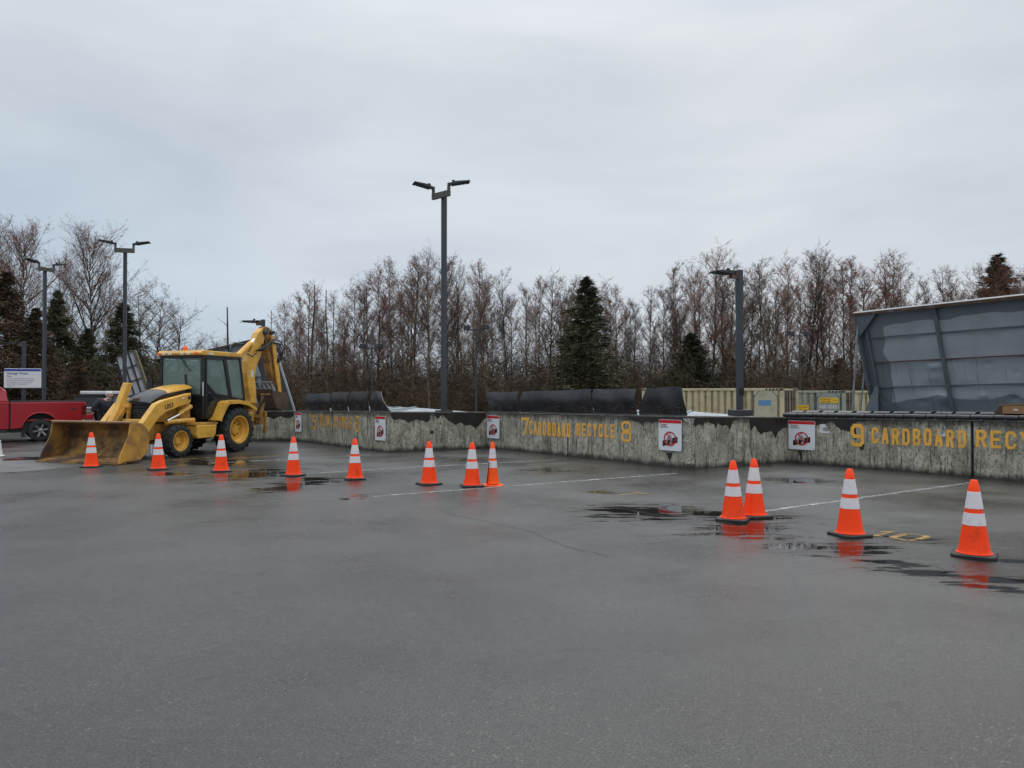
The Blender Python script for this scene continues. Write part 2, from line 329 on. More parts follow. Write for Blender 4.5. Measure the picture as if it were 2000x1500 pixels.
class MB:
    def __init__(s): s.v = []; s.f = []; s.mi = []; s.m = 0; s.g = []
    def add(s, vs, fs):
        s.g.append((len(s.v), len(s.f))); o = len(s.v); s.v += [tuple(v) for v in vs]
        for f in fs: s.f.append(tuple(i+o for i in f)); s.mi.append(s.m)
    def box(s, x0, x1, y0, y1, z0, z1, mat=None):
        vs = [Vector((x, y, z)) for z in (z0, z1) for y in (y0, y1) for x in (x0, x1)]
        if mat is not None: vs = [mat @ v for v in vs]
        s.add(vs, [(0, 2, 3, 1), (4, 5, 7, 6), (0, 1, 5, 4), (2, 6, 7, 3), (0, 4, 6, 2), (1, 3, 7, 5)])
    def hexa(s, a, b):   # two quads joined
        s.add(list(a)+list(b), [(3, 2, 1, 0), (4, 5, 6, 7), (0, 1, 5, 4), (1, 2, 6, 5), (2, 3, 7, 6), (3, 0, 4, 7)])
    def prism(s, poly, y0, y1, axis='y'):     # poly in (x,z), extruded along y ; axis 'x': poly in (y,z) ; axis 'z': poly in (x,y)
        n = len(poly)
        def mk(p, q):
            return (p[0], q, p[1]) if axis == 'y' else ((q, p[0], p[1]) if axis == 'x' else (p[0], p[1], q))
        vs = [mk(p, y0) for p in poly]+[mk(p, y1) for p in poly]
        s.add(vs, [tuple(range(n)), tuple(range(2*n-1, n-1, -1))]+[(i, n+i, n+(i+1) % n, (i+1) % n) for i in range(n)])
    def tube(s, pts, rad, n=8, cap=True):
        pts = [Vector(p) for p in pts]; k = len(pts)
        if not isinstance(rad, (list, tuple)): rad = [rad]*k
        vs = []; up = None
        for i, p in enumerate(pts):
            d = (pts[min(i+1, k-1)]-pts[max(i-1, 0)])
            d = d.normalized() if d.length > 1e-9 else Vector((0, 0, 1))
            if up is None: up = Vector((0, 0, 1)) if abs(d.z) < .9 else Vector((1, 0, 0))
            a = d.cross(up); a = a.normalized() if a.length > 1e-6 else Vector((1, 0, 0)); bvec = a.cross(d).normalized(); up = bvec
            for j in range(n):
                t = 2*math.pi*j/n; vs.append(p+a*(rad[i]*math.cos(t))+bvec*(rad[i]*math.sin(t)))
        fs = [(i*n+j, i*n+(j+1) % n, (i+1)*n+(j+1) % n, (i+1)*n+j) for i in range(k-1) for j in range(n)]
        if cap: fs += [tuple(range(n-1, -1, -1)), tuple(range((k-1)*n, k*n))]
        s.add(vs, fs)
    def bar(s, a, b, w, h=None):     # square bar
        a = Vector(a); b = Vector(b); d = (b-a).normalized(); h = h or w
        up = Vector((0, 0, 1)) if abs(d.z) < .95 else Vector((1, 0, 0))
        x = d.cross(up).normalized()*w/2; y = x.cross(d).normalized()*h/2
        s.hexa([a-x-y, a+x-y, a+x+y, a-x+y], [b-x-y, b+x-y, b+x+y, b-x+y])
    def lathe(s, prof, n=24, mat=None, close=False, cap0=True):    # profile (r, z) round z
        vs = []
        for (r, z) in prof:
            for j in range(n):
                t = 2*math.pi*j/n; v = Vector((r*math.cos(t), r*math.sin(t), z)); vs.append(mat @ v if mat is not None else v)
        k = len(prof)
        fs = [(i*n+j, i*n+(j+1) % n, (i+1)*n+(j+1) % n, (i+1)*n+j) for i in range(k-1) for j in range(n)]
        if close: fs += [((k-1)*n+j, (k-1)*n+(j+1) % n, (j+1) % n, j) for j in range(n)]
        else: fs += ([tuple(range(n-1, -1, -1))] if cap0 else [])+[tuple(range((k-1)*n, k*n))]
        s.add(vs, fs)
    def build(s, name, mat, parent=None, smooth=False, bevel=0, auto=False):
        if name in SPLIT and len(s.g) > 1:
            ends = s.g[1:]+[(len(s.v), len(s.f))]; out = None
            for (v0, f0), (v1, f1) in zip(s.g, ends):
                q = MB(); q.v = s.v[v0:v1]; q.f = [tuple(i-v0 for i in f) for f in s.f[f0:f1]]; q.mi = s.mi[f0:f1]; q.g = [(0, 0)]
                out = q.build(SPLIT[name], mat, parent, smooth, bevel, auto)
            return out
        me = bpy.data.meshes.new(name); me.from_pydata(s.v, [], s.f)
        ms = mat if isinstance(mat, (list, tuple)) else [mat]
        for m in ms: me.materials.append(m)
        if len(ms) > 1: me.polygons.foreach_set('material_index', s.mi)
        if smooth: me.polygons.foreach_set('use_smooth', [True]*len(s.f))
        if auto: me.set_sharp_from_angle(angle=R(38))
        me.update()
        o = bpy.data.objects.new(name, me); COL.objects.link(o)
        if parent: o.parent = parent
        if bevel:
            md = o.modifiers.new('bevel', 'BEVEL'); md.width = bevel; md.segments = 2; md.limit_method = 'ANGLE'; md.angle_limit = R(40)
        return o
def tag(o, label=None, cat=None, group=None, kind=None):
    for k, v in (('label', label), ('category', cat), ('group', group), ('kind', kind)):
        if v: o[k] = v
    return o
def thing(name, label, cat, loc=(0, 0, 0), rz=0, group=None):
    o = bpy.data.objects.new(name, None); COL.objects.link(o); o.location = loc; o.rotation_euler = (0, 0, rz); o.empty_display_size = .2
    return tag(o, label, cat, group)
def dup(root, loc, rz=0, scale=None, label=None, group=None):
    r = root.copy(); COL.objects.link(r); r.location = loc; r.rotation_euler = (0, 0, rz)
    if scale: r.scale = scale
    if label: r['label'] = label
    if group: r['group'] = group
    for ch in root.children:
        c = ch.copy(); COL.objects.link(c); c.parent = r
        for g in ch.children:
            d = g.copy(); COL.objects.link(d); d.parent = c
    return r
def textmesh(name, s, size, mat, parent, mtx, width=None, bold=0.0, depth=.001):
    cu = bpy.data.curves.new(name, 'FONT'); cu.body = s; cu.size = size; cu.extrude = depth; cu.offset = bold; cu.resolution_u = 3
    tmp = bpy.data.objects.new('tmp', cu); COL.objects.link(tmp)
    dg = bpy.context.evaluated_depsgraph_get(); me = bpy.data.meshes.new_from_object(tmp.evaluated_get(dg))
    bpy.data.objects.remove(tmp); bpy.data.curves.remove(cu)
    me.name = name
    if width and me.vertices:
        w0 = max(v.co.x for v in me.vertices); k = width/w0
        for v in me.vertices: v.co.x *= k
    for v in me.vertices: v.co = mtx @ v.co
    me.materials.clear(); me.materials.append(mat)
    o = bpy.data.objects.new(name, me); COL.objects.link(o); o.parent = parent
    return o
UPR = Matrix.Rotation(R(90), 4, 'X')       # text lying in xy -> standing in xz, facing -y
# stroke lettering (stencil)
GL = {
 'C': [[(1, .80), (1, .88), (.75, 1), (.25, 1), (0, .85), (0, .15), (.25, 0), (.75, 0), (1, .12), (1, .20)]],
 'A': [[(0, 0), (.42, 1)], [(.6, 1), (1, 0)], [(.32, .3), (.68, .3)]],
 'R': [[(0, 0), (0, 1)], [(.38, 1), (.75, 1), (1, .86), (1, .64), (.75, .5), (.38, .5)], [(.62, .40), (1, 0)]],
 'D': [[(0, 0), (0, 1)], [(.4, 1), (.7, 1), (1, .8), (1, .2), (.7, 0), (.4, 0)]],
 'B': [[(0, 0), (0, 1)], [(.4, 1), (.7, 1), (.95, .88), (.95, .68), (.75, .55), (.4, .55)], [(.72, .44), (1, .33), (1, .14), (.75, 0), (.4, 0)]],
 'O': [[(.36, 1), (.2, 1), (0, .84), (0, .16), (.2, 0), (.36, 0)], [(.64, 0), (.8, 0), (1, .16), (1, .84), (.8, 1), (.64, 1)]],
 'E': [[(0, 0), (0, 1)], [(.32, 1), (1, 1)], [(.32, .5), (.8, .5)], [(.32, 0), (1, 0)]],
 'Y': [[(0, 1), (.42, .5)], [(1, 1), (.58, .5)], [(.5, .38), (.5, 0)]],
 'L': [[(0, 1), (0, 0), (1, 0)]],
 'M': [[(0, 0), (0, 1)], [(1, 0), (1, 1)], [(.2, .95), (.5, .45), (.8, .95)]],
 'T': [[(0, 1), (1, 1)], [(.5, .84), (.5, 0)]],
 '7': [[(0, .9), (0, 1), (1, 1), (.3, 0)]],
 '8': [[(.36, 1), (.2, 1), (0, .88), (0, .66), (.2, .55), (.8, .55), (1, .66), (1, .88), (.8, 1), (.64, 1)], [(.36, 0), (.2, 0), (0, .12), (0, .34), (.2, .45), (.8, .45), (1, .34), (1, .12), (.8, 0), (.64, 0)]],
 '9': [[(.36, 1), (.2, 1), (0, .85), (0, .6), (.2, .44), (.36, .44)], [(.64, 1), (.8, 1), (1, .85), (1, .15), (.8, 0), (.12, 0), (0, .1)], [(.6, .44), (.8, .44)]],
 '5': [[(1, 1), (.1, 1), (.1, .6), (.7, .6), (1, .45), (1, .15), (.75, 0), (0, 0)]],
 '6': [[(.9, 1), (.25, 1), (0, .8), (0, .2), (.25, 0), (.75, 0), (1, .15), (1, .4), (.75, .55), (.3, .55)]],
 '1': [[(.1, .8), (.5, 1), (.5, 0)], [(.1, -.02), (.9, -.02)]],
 '0': [[(.2, 1), (0, .84), (0, .16), (.2, 0), (.8, 0), (1, .16), (1, .84), (.8, 1), (.2, 1)]],
}
def strokes(mb, ch, x, z, w, h, t, place):
    """one letter; place(x, z, lift) -> 3-D point"""
    for si, pl in enumerate(GL[ch]):
        pts = [Vector((x+t/2+p[0]*(w-t), z+t/2+p[1]*(h-t), 0)) for p in pl]
        d0 = (pts[1]-pts[0]).normalized(); d1 = (pts[-1]-pts[-2]).normalized()
        closed = (pts[0]-pts[-1]).length < 1e-6
        if not closed: pts[0] = pts[0]-d0*t*.5; pts[-1] = pts[-1]+d1*t*.5
        Ls, Rs = [], []
        for i, p in enumerate(pts):
            a = (p-pts[i-1]).normalized() if i else None; b = (pts[i+1]-p).normalized() if i < len(pts)-1 else None
            if a is None: a = b
            if b is None: b = a
            na = Vector((-a.y, a.x, 0)); nb = Vector((-b.y, b.x, 0)); m = (na+nb).normalized(); k = t/2/max(.5, m.dot(na))
            Ls.append(p+m*k); Rs.append(p-m*k)
        lift = .0006*si
        n = len(pts)
        mb.add([place(q.x, q.y, lift) for q in Ls]+[place(q.x, q.y, lift) for q in Rs], [(i, n+i, n+i+1, i+1) for i in range(n-1)])

# ------------------------------------------------------------------ ground
Apt = Vector((3.62, 15.52, 0)); Cpt = Vector((6.11, 16.99, 0)); Bpt = Vector((-3.19, 19.72, 0)); Ipt = Vector((-.70, 21.35, 0)); Dpt = Vector((-6.91, 24.49, 0))
STEP = Apt-Bpt
Ept = Bpt-STEP; Gpt = Dpt-STEP; Fpt = Ept-STEP
LONG = (Apt-Ipt)
Rpt = Cpt+LONG; Spt = Rpt+(Cpt-Apt)
deckpts = [(-90, -12), (70, -12), (70, 20), (Spt.x+8, 20), (Spt.x, Spt.y), (Rpt.x, Rpt.y), (Cpt.x, Cpt.y), (Apt.x, Apt.y), (Ipt.x, Ipt.y), (Bpt.x, Bpt.y),
           (Dpt.x, Dpt.y), (Ept.x, Ept.y), (Gpt.x, Gpt.y), (Fpt.x, Fpt.y), (-24, 39), (-40, 44), (-90, 44)]
m = MB(); dz = .2
m.prism([(x, y+(dz if 2 < i < 14 else 0)) for i, (x, y) in enumerate(deckpts)], -.95, 0, 'z')
deck = m.build('asphalt_lot', M_asph); tag(deck, kind='structure')
m = MB(); m.add([(-1500, -300, -.9), (1500, -300, -.9), (1500, 2500, -.9), (-1500, 2500, -.9)], [(0, 1, 2, 3)])
tag(m.build('ground', M_soil), kind='structure')
m = MB(); m.add([(-24, 22, -.894), (60, 14, -.894), (60, 46, -.894), (-24, 46, -.894)], [(0, 1, 2, 3)])
tag(m.build('lower_yard_road', M_yard), kind='structure')

def line(p0, p1, wd=.1, z=.004, mat=None, name='parking_line'):
    a = G(*p0); b = G(*p1); d = (b-a).normalized(); nrm = Vector((-d.y, d.x, 0))*wd/2; k = max(2, int((b-a).length/.25))
    mb = MB(); vs = []
    for i in range(k+1):
        p = a.lerp(b, i/k); j = nrm*(1+random.uniform(-.08, .08)); vs += [(p.x-j.x, p.y-j.y, z), (p.x+j.x, p.y+j.y, z)]
    mb.add(vs, [(2*i, 2*i+2, 2*i+3, 2*i+1) for i in range(k)])
    o = mb.build(name, mat or M_line); tag(o, kind='structure'); return o
line((730, 970), (1320, 925)); line((588, 926), (840, 911)); line((840, 911), (1085, 898.5)); line((412, 905), (724, 888.5)); line((1492, 999), (1896, 943))
line((240, 905), (420, 893), .09, mat=M_mark, name='yellow_road_line'); line((400, 900), (560, 889), .08, mat=M_mark, name='yellow_road_line')
m = MB(); pts = [G(-60, 902), G(60, 899), G(250, 903), G(150, 912), G(40, 922), G(-60, 926)]  # pale grey patch lying flat just above the asphalt
m.add([(p.x, p.y, .004) for p in pts], [(0, 5, 4, 3, 2, 1)]); tag(m.build('pale_ground_patch', simple('pale_patch_grey', (.10, .098, .09), .45, var=.25, scale=1.5, dirt=(.07, .07, .065), dirt_amt=.7, dscale=1.2)), kind='structure')
def crack(pxs, wd, seed):
    rd = random.Random(seed); pts = [G(*q) for q in pxs]; fine = []
    for a, b in zip(pts, pts[1:]):
        k = max(2, int((b-a).length/.07)); nrm = Vector((-(b-a).y, (b-a).x, 0)).normalized()
        for i in range(k): fine.append(a.lerp(b, i/k)+nrm*rd.gauss(0, .012))
    vs = []
    for i, p in enumerate(fine):
        q = fine[min(i+1, len(fine)-1)]-fine[max(i-1, 0)]; nn = Vector((-q.y, q.x, 0)).normalized()*wd*rd.uniform(.25, 1)/2; vs += [(p.x-nn.x, p.y-nn.y, .003), (p.x+nn.x, p.y+nn.y, .003)]
    m = MB(); m.add(vs, [(2*i, 2*i+2, 2*i+3, 2*i+1) for i in range(len(fine)-1)]); tag(m.build('asphalt_crack', M_tar), kind='structure')
crack([(870, 1003), (960, 1020), (1040, 1040), (1100, 1066), (1200, 1090)], .012, 1)
crack([(1540, 968), (1640, 986), (1760, 1000)], .010, 3); crack([(300, 1000), (390, 985), (520, 990), (600, 984)], .012, 4)
# painted bay number on the asphalt (faded yellow 10)
d1 = (G(1752, 1039)-G(1709, 1048)).normalized(); d2 = Vector((d1.y, -d1.x, 0))
mb = MB()
def flat(origin, x, z, lift): return origin+d2*x+d1*z+Vector((0, 0, .005+lift))
o1 = G(1706, 1047); o2 = G(1749, 1054)
strokes(mb, '1', 0, 0, .20, .42, .07, lambda x, z, l: flat(o1, x-.1, z, l))
strokes(mb, '0', 0, 0, .30, .48, .075, lambda x, z, l: flat(o2, x-.12, z, l))
tag(mb.build('bay_number_marking', M_mark), kind='structure')
mb = MB(); o3 = G(1215, 967)
strokes(mb, '7', 0, 0, .25, .42, .06, lambda x, z, l: flat(o3, x-.1, z, l))
tag(mb.build('bay_number_marking', M_mark), kind='structure')

# ------------------------------------------------------------------ concrete retaining walls
THK = .34
def jt(p0, p1, px):
    d = (p1-p0).normalized(); k = (px-1000)/FPX; return (k*p0.y-p0.x)/(d.x-k*d.y)
class Wall:
    def __init__(s, p0, p1, z0, z1, label, joints=(), rail=True, t0=0, t1=0):
        s.p0 = p0; s.p1 = p1; s.z0 = z0; s.z1 = z1; s.d = (p1-p0); s.len = s.d.length; s.d = s.d/s.len
        s.n = Vector((-s.d.y, s.d.x, 0)); s.rz = math.atan2(s.d.y, s.d.x)
        s.o = thing('concrete_wall', label, 'retaining wall', p0, s.rz)
        cuts = [0]+list(joints)+[s.len]
        for i in range(len(cuts)-1):
            a, b = cuts[i], cuts[i+1]; g0 = .028 if i else t0; g1 = -.028 if i < len(cuts)-2 else t1
            m = MB(); k = 24; a += g0; b += g1
            xs = [a+(b-a)*j/k for j in range(k+1)]
            # front face slightly uneven top edge
            vs = []; fs = []
            for x in xs:
                zt = s.top(x)-.02; jit = random.uniform(-.006, .006)
                vs += [(x, 0, -.9), (x, 0, zt-.012), (x, .014, zt+jit), (x, THK, zt), (x, THK, -.9)]
            for j in range(k):
                q = 5*j
                fs += [(q+c, q+5+c, q+6+c, q+1+c) for c in range(4)]
            fs += [(4, 3, 2, 1, 0), tuple(5*k+c for c in range(5))]
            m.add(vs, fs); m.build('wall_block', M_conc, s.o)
        if joints:
            m = MB()
            for j in joints: m.box(j-.027, j+.027, .05, THK-.03, -.85, s.top(j)-.05)
            m.build('joint_gap', M_tar, s.o)
        if rail:
            m = MB(); a, b = t0, s.len+t1
            for (y0, y1, dz0, dz1) in ((-.004, THK*.55, -.016, .012),):
                m.hexa([(a, y0, s.top(a)+dz0), (a, y1, s.top(a)+dz0), (a, y1, s.top(a)+dz1), (a, y0, s.top(a)+dz1)],
                       [(b, y0, s.top(b)+dz0), (b, y1, s.top(b)+dz0), (b, y1, s.top(b)+dz1), (b, y0, s.top(b)+dz1)])
            m.build('edge_strip', M_railm, s.o)
    def top(s, u): return s.z0+(s.z1-s.z0)*u/s.len
    def u(s, px):      # distance along the wall seen at a column of the photo
        k = (px-1000)/FPX
        return (k*s.p0.y-s.p0.x)/(s.d.x-k*s.d.y)
    def z(s, px, py):
        u = s.u(px); q = s.p0+s.d*u; return P(px, py, q.y).z
    def w(s, u, v, z): q = s.p0+s.d*u+s.n*v; return Vector((q.x, q.y, z))
M_railm = simple('edge_angle_steel', (.14, .135, .12), .6, var=.25, scale=5, dirt=(.05, .045, .04), dirt_amt=.7, dscale=6, dlo=.45)
W78 = Wall(Ipt, Apt, .99, 1.055, 'long concrete wall stencilled 7 cardboard recycle 8', joints=[jt(Ipt, Apt, 1109)])
W9 = Wall(Cpt, Rpt, .99, 1.085, 'concrete wall stencilled 9 cardboard recycle at the right edge', joints=[jt(Cpt, Rpt, 1898)])
W56 = Wall(Dpt, Bpt, .945, 1.04, 'concrete wall stencilled 5 metal recycle 6', joints=[jt(Dpt, Bpt, 649)])
WAC = Wall(Apt, Cpt, 1.055, .99, 'short concrete wall running back from the corner beside the cardboard 8 sign, single lamp post above it', t0=.002, t1=-.002)
WBI = Wall(Bpt, Ipt, 1.04, .99, 'short tar stained concrete wall below the tall middle lamp post', t0=.002, t1=-.002)
WED = Wall(Ept, Dpt, .97, .945, 'short dark topped concrete wall right behind the backhoe', t0=.002, t1=-.002)
WGE = Wall(Gpt, Ept, .95, .97, 'long concrete wall mostly hidden by the backhoe body')
WFG = Wall(Fpt, Gpt, .93, .95, 'short concrete wall between the pickup tail and the backhoe', t0=.002, t1=-.002)
WRS = Wall(Rpt, Spt, 1.085, 1.05, 'short concrete wall just past the right edge', t0=.002, t1=-.002)

def stain(W, pts, name='tar_stain', y=-.002, top=-.018, drip=.03):
    pr = [(W.u(px), W.z(px, py)) for px, py in pts]
    pr.sort(); m = MB(); vs = []; u = pr[0][0]; i = 0; n = 0; seed = random.random()*100
    while u < pr[-1][0]:
        while pr[i+1][0] < u: i += 1
        a, b = pr[i], pr[i+1]; f = (u-a[0])/max(1e-6, b[0]-a[0]); z = a[1]+(b[1]-a[1])*f
        z -= drip*(.5+.5*math.sin(u*23+seed))*(.4+.6*random.random())
        z = min(z, W.top(u)+top-.01)
        vs += [(u, y, W.top(u)+top), (u, y, z)]; u += .018; n += 1
    m.add(vs, [(2*k, 2*k+1, 2*k+3, 2*k+2) for k in range(n-1)])
    return m.build(name, M_tar, W.o)
stain(WBI, [(763, 808), (765, 816), (772, 821), (780, 817), (790, 820), (797, 825), (803, 821), (815, 819), (825, 820), (833, 825), (839, 820), (841, 811)])
stain(WBI, [(849, 811), (855, 817), (860, 812), (866, 811), (872, 816), (876, 821), (882, 825), (890, 829), (900, 825), (912, 831), (920, 829), (930, 837), (936, 829), (944, 820), (950, 815)])
stain(WAC, [(1353, 824), (1358, 834), (1364, 826), (1372, 828), (1382, 822), (1390, 826), (1396, 830), (1398, 838), (1402, 824), (1412, 832), (1420, 829), (1425, 838), (1430, 826), (1434, 820), (1440, 819)])
stain(WAC, [(1463, 822), (1466, 842), (1474, 830), (1480, 841), (1486, 849), (1492, 842), (1500, 843), (1508, 842), (1514, 855), (1519, 845), (1528, 835), (1538, 835)])
stain(W9, [(1541, 824), (1590, 823), (1595, 830), (1604, 828), (1612, 826), (1622, 821), (1632, 830), (1642, 838), (1652, 841), (1662, 842), (1668, 830), (1676, 823), (1690, 821), (1715, 822)])
stain(W78, [(1228, 817), (1240, 822), (1252, 826), (1262, 823), (1275, 824), (1289, 824), (1333, 822), (1340, 818)])
stain(WED, [(484, 812), (500, 815), (520, 813), (535, 818), (550, 812), (562, 817), (575, 812)])
stain(WRS, [(2100, 830), (2150, 850), (2200, 830)]) if False else None
# loose blotches and holes
def blotch(W, pts, mat, y=-.003, name='blotch'):
    m = MB(); vs = [(W.u(px), y, W.z(px, py)) for px, py in pts]; m.add(vs, [tuple(range(len(vs)))]); return m.build(name, mat, W.o)
blotch(W9, [(1663, 829), (1671, 836), (1673, 850), (1672, 860), (1664, 852), (1662, 840)], M_tar)
blotch(W9, [(1677, 868), (1688, 868), (1686, 878), (1680, 880)], M_tar)
blotch(W9, [(1558, 879), (1566, 882), (1567, 896), (1564, 902), (1562, 890)], M_tar)
blotch(WBI, [(840, 841), (845, 840), (848, 844), (844, 848), (840, 847)], M_tar)
blotch(W78, [(1301, 884), (1314, 884), (1310, 895), (1308, 903), (1305, 895)], M_tar)
def aggregate():
    m, t, b = newmat('exposed_aggregate'); tc = N(t, 'ShaderNodeTexCoord'); n = N(t, 'ShaderNodeTexNoise', i_Scale=38.0, i_Detail=3.0, i_Roughness=.8); L(t, tc, n, 3, 0)
    r = ramp(t, [(.40, (.06, .055, .045)), (.47, (.28, .26, .21)), (.60, (.62, .59, .50))]); L(t, n, r); L(t, r, b, 0, 0); b.inputs['Roughness'].default_value = .9
    bp = N(t, 'ShaderNodeBump', i_Strength=.8, i_Distance=.02); t.links.new(n.outputs[0], bp.inputs['Height']); t.links.new(bp.outputs[0], b.inputs['Normal']); return m
M_agg = aggregate()
def chipped(W, u_edge, sgn, wd):
    m = MB(); vs = []; n = 30
    for i in range(n+1):
        z = .10+(W.top(u_edge)-.14)*i/n; x = u_edge-sgn*(wd*(.55+.45*math.sin(i*.9))+random.uniform(0, .04)); vs += [(x, -.003, z), (u_edge-sgn*.002, -.003, z)]
    m.add(vs, [(2*i, 2*i+1, 2*i+3, 2*i+2) if sgn > 0 else (2*i+1, 2*i, 2*i+2, 2*i+3) for i in range(n)]); m.build('chipped_corner', M_agg, W.o)
chipped(W78, W78.len, 1, .20); chipped(WAC, 0.004, -1, .06)
# white paint smears
m = MB()
vs = [(W9.u(px), -.008, W9.z(px, py)) for px, py in [(1601, 830), (1606, 828), (1612, 829), (1615, 835), (1609, 835), (1606, 840), (1611, 843), (1621, 842), (1621, 846), (1604, 846), (1599, 843), (1602, 836)]]
m.add(vs, [tuple(range(len(vs)))]); m.build('white_sticker', M_white, W9.o)
blotch(W9, [(1836, 832), (1846, 832), (1847, 852), (1843, 853), (1833, 849), (1830, 844), (1834, 842)], M_wchip, -.012, 'white_smear')
blotch(W78, [(1006, 815), (1011, 817), (1013, 828), (1016, 832), (1013, 833), (1011, 825)], M_wchip, -.012, 'white_smear')

def stencil(W, s, px0, px1, top0, bot0, tk, mat, top1=None, gap=.28):
    u0, u1 = W.u(px0), W.u(px1); h = W.z(px0, top0)-W.z(px0, bot0); zb = W.z(px0, bot0)
    n = len(s); cw = (u1-u0)/(n-gap*1.0); wl = cw*(1-gap)
    m = MB()
    zend = W.z(px1, top1)-h if top1 else zb
    for i, ch in enumerate(s):
        if ch == ' ': continue
        z = zb+(zend-zb)*i/max(1, n-1)+random.uniform(-.006, .006)
        strokes(m, ch, u0+i*cw, z, wl*(.97+.06*random.random()), h, tk, lambda x, zz, l: (x, -.006-l, zz))
    return m.build('stencil_lettering', mat, W.o)
stencil(W9, '9', 1661, 1687, 827, 871, .075, M_stencil)
stencil(W9, 'CARDBOARD', 1702, 1887, 834.5, 866, .052, M_stencil, 840)
u_re = W9.u(1906); dU = W9.u(1934)-u_re
m = MB()
for i, ch in enumerate('RECYCLE'):
    strokes(m, ch, u_re+i*dU, W9.z(1906, 873)-.004*i, dU*.74, W9.z(1906, 839)-W9.z(1906, 873), .052, lambda x, zz, l: (x, -.006-l, zz))
m.build('stencil_lettering', M_stencil, W9.o)
stencil(W78, '7', 1019, 1034, 815, 850, .07, M_stencil)
stencil(W78, 'CARDBOARD', 1034, 1115, 822, 848, .052, M_stencil, 827)
stencil(W78, 'RECYCLE', 1126, 1201, 826, 851, .052, M_stencil, 829)
stencil(W78, '8', 1214, 1233, 822, 863, .062, M_stencil)
stencil(W56, '5', 610.5, 619, 810, 838, .075, M_stenfade)
stencil(W56, 'METAL', 625, 648, 811, 832, .05, M_stenfade, 812)
stencil(W56, 'RECYCLE', 653, 688, 812, 834, .05, M_stenfade, 815)
stencil(W56, '6', 693, 703, 812, 843, .06, M_stenfade)

# ------------------------------------------------------------------ danger signs on the walls
def danger(W, px0, px1, top, bot, label):
    u0, u1 = W.u(px0), W.u(px1); uc = (u0+u1)/2; wd = u1-u0; pxm = (px0+px1)/2
    zt, zb = W.z(pxm, top), W.z(pxm, bot); h = zt-zb
    q = W.w(uc, -.035, zb); o = thing('danger_sign', label, 'sign', q, W.rz, 'danger signs screwed to the walls')
    def rr(x0, x1, z0, z1, r, y0, y1, mat, name, corners=(1, 1, 1, 1)):
        pts = []
        for (cx, cz, a0, on) in ((x1-r, z0+r, -90, corners[0]), (x1-r, z1-r, 0, corners[1]), (x0+r, z1-r, 90, corners[2]), (x0+r, z0+r, 180, corners[3])):
            if on: pts += [(cx+r*math.cos(R(a0+t)), cz+r*math.sin(R(a0+t))) for t in (0, 30, 60, 90)]
            else: sx = r if cx > 0 else -r; sz = -r if cz < (z0+z1)/2 else r; pts.append((cx+sx, cz+sz))
        m = MB(); m.prism(pts, y0, y1); return m.build(name, mat, o)
    hw = wd/2
    rr(-hw, hw, 0, h, .03, 0, .012, M_sign, 'panel')
    rr(-hw+.006, hw-.006, h*.885, h-.006, .024, -.003, -.0005, M_red, 'red_band', (0, 1, 1, 0))
    m = MB(); m.box(-hw*.7, hw*.7, .0125, .034, h*.15, h*.25); m.box(-hw*.7, hw*.7, .0125, .034, h*.7, h*.8); m.build('backing_batten', M_dark, o)
    s = h/.66
    textmesh('warning_text', 'Danger!', .075*s, M_txt, o, Matrix.Translation((-hw*.86, -.003, h*.80)) @ UPR, width=wd*.30)
    textmesh('warning_text', 'Keep Off Wall', .045*s, M_ink, o, Matrix.Translation((-hw*.86, -.003, h*.735)) @ UPR, width=wd*.34)
    m = MB(); m.prism([(-.64*hw, h*.13), (.66*hw, h*.27), (.66*hw, h*.46), (-.64*hw, h*.31)], -.004, -.001); m.build('wall_pictogram', M_ink, o)
    m = MB()
    m.prism([(.08*hw, h*.50), (.2*hw, h*.44), (.24*hw, h*.33), (.10*hw, h*.20), (-.02*hw, h*.20), (.06*hw, h*.33), (-.2*hw, h*.36), (-.24*hw, h*.22), (-.34*hw, h*.22), (-.3*hw, h*.40), (-.06*hw, h*.49)], -.0055, -.0042)
    m.lathe([(.01*s, -.0057), (.03*s, -.0057), (.03*s, -.0042), (.01*s, -.0042)], 16, Matrix.Translation((-.02*hw, 0, h*.56)) @ Matrix.Rotation(R(90), 4, 'X') @ Matrix.Translation((0, 0, .0099)))
    m.build('figure_pictogram', M_grey, o)
    rad = h*.235; cx, cz = .02*hw, h*.385; m = MB(); n = 40; vs = []
    for i in range(n):
        a = 2*math.pi*i/n
        for (r_, y) in ((rad, -.009), (rad*.83, -.009)): vs.append((cx+r_*math.cos(a)*1.12, y, cz+r_*math.sin(a)))
    m.add(vs, [(2*i, 2*i+1, (2*i+3) % (2*n), (2*i+2) % (2*n)) for i in range(n)])
    c, sn = math.cos(R(125)), math.sin(R(125)); tw = rad*.085; k = rad*.93
    m.add([(cx+c*k*1.12-sn*tw, -.0095, cz+sn*k+c*tw), (cx+c*k*1.12+sn*tw, -.0095, cz+sn*k-c*tw), (cx-c*k*1.12+sn*tw, -.0095, cz-sn*k-c*tw), (cx-c*k*1.12-sn*tw, -.0095, cz-sn*k+c*tw)], [(0, 1, 2, 3)])
    m.build('prohibition_ring', M_red, o)
    m = MB()
    for (x, z) in ((-hw+.035, .04), (hw-.035, .04), (-hw+.035, h-.03), (hw-.035, h-.03)): m.tube([(x, -.005, z), (x, 0.002, z)], .008, 8)
    m.build('screws', M_dark, o)
danger(W78, 1288.5, 1333, 819.5, 880, 'red topped danger sign at the corner below the last black flap of bay 8')
danger(W9, 1541.5, 1593, 822, 878, 'red topped danger sign in the corner left of the yellow number 9')
danger(W78, 953, 977, 812, 856, 'red topped danger sign left of the yellow number 7')
danger(W56, 735, 755, 813, 860, 'red topped danger sign right of the yellow number 6')
danger(W56, 578.5, 590.5, 806, 843, 'far small danger sign left of the yellow number 5')

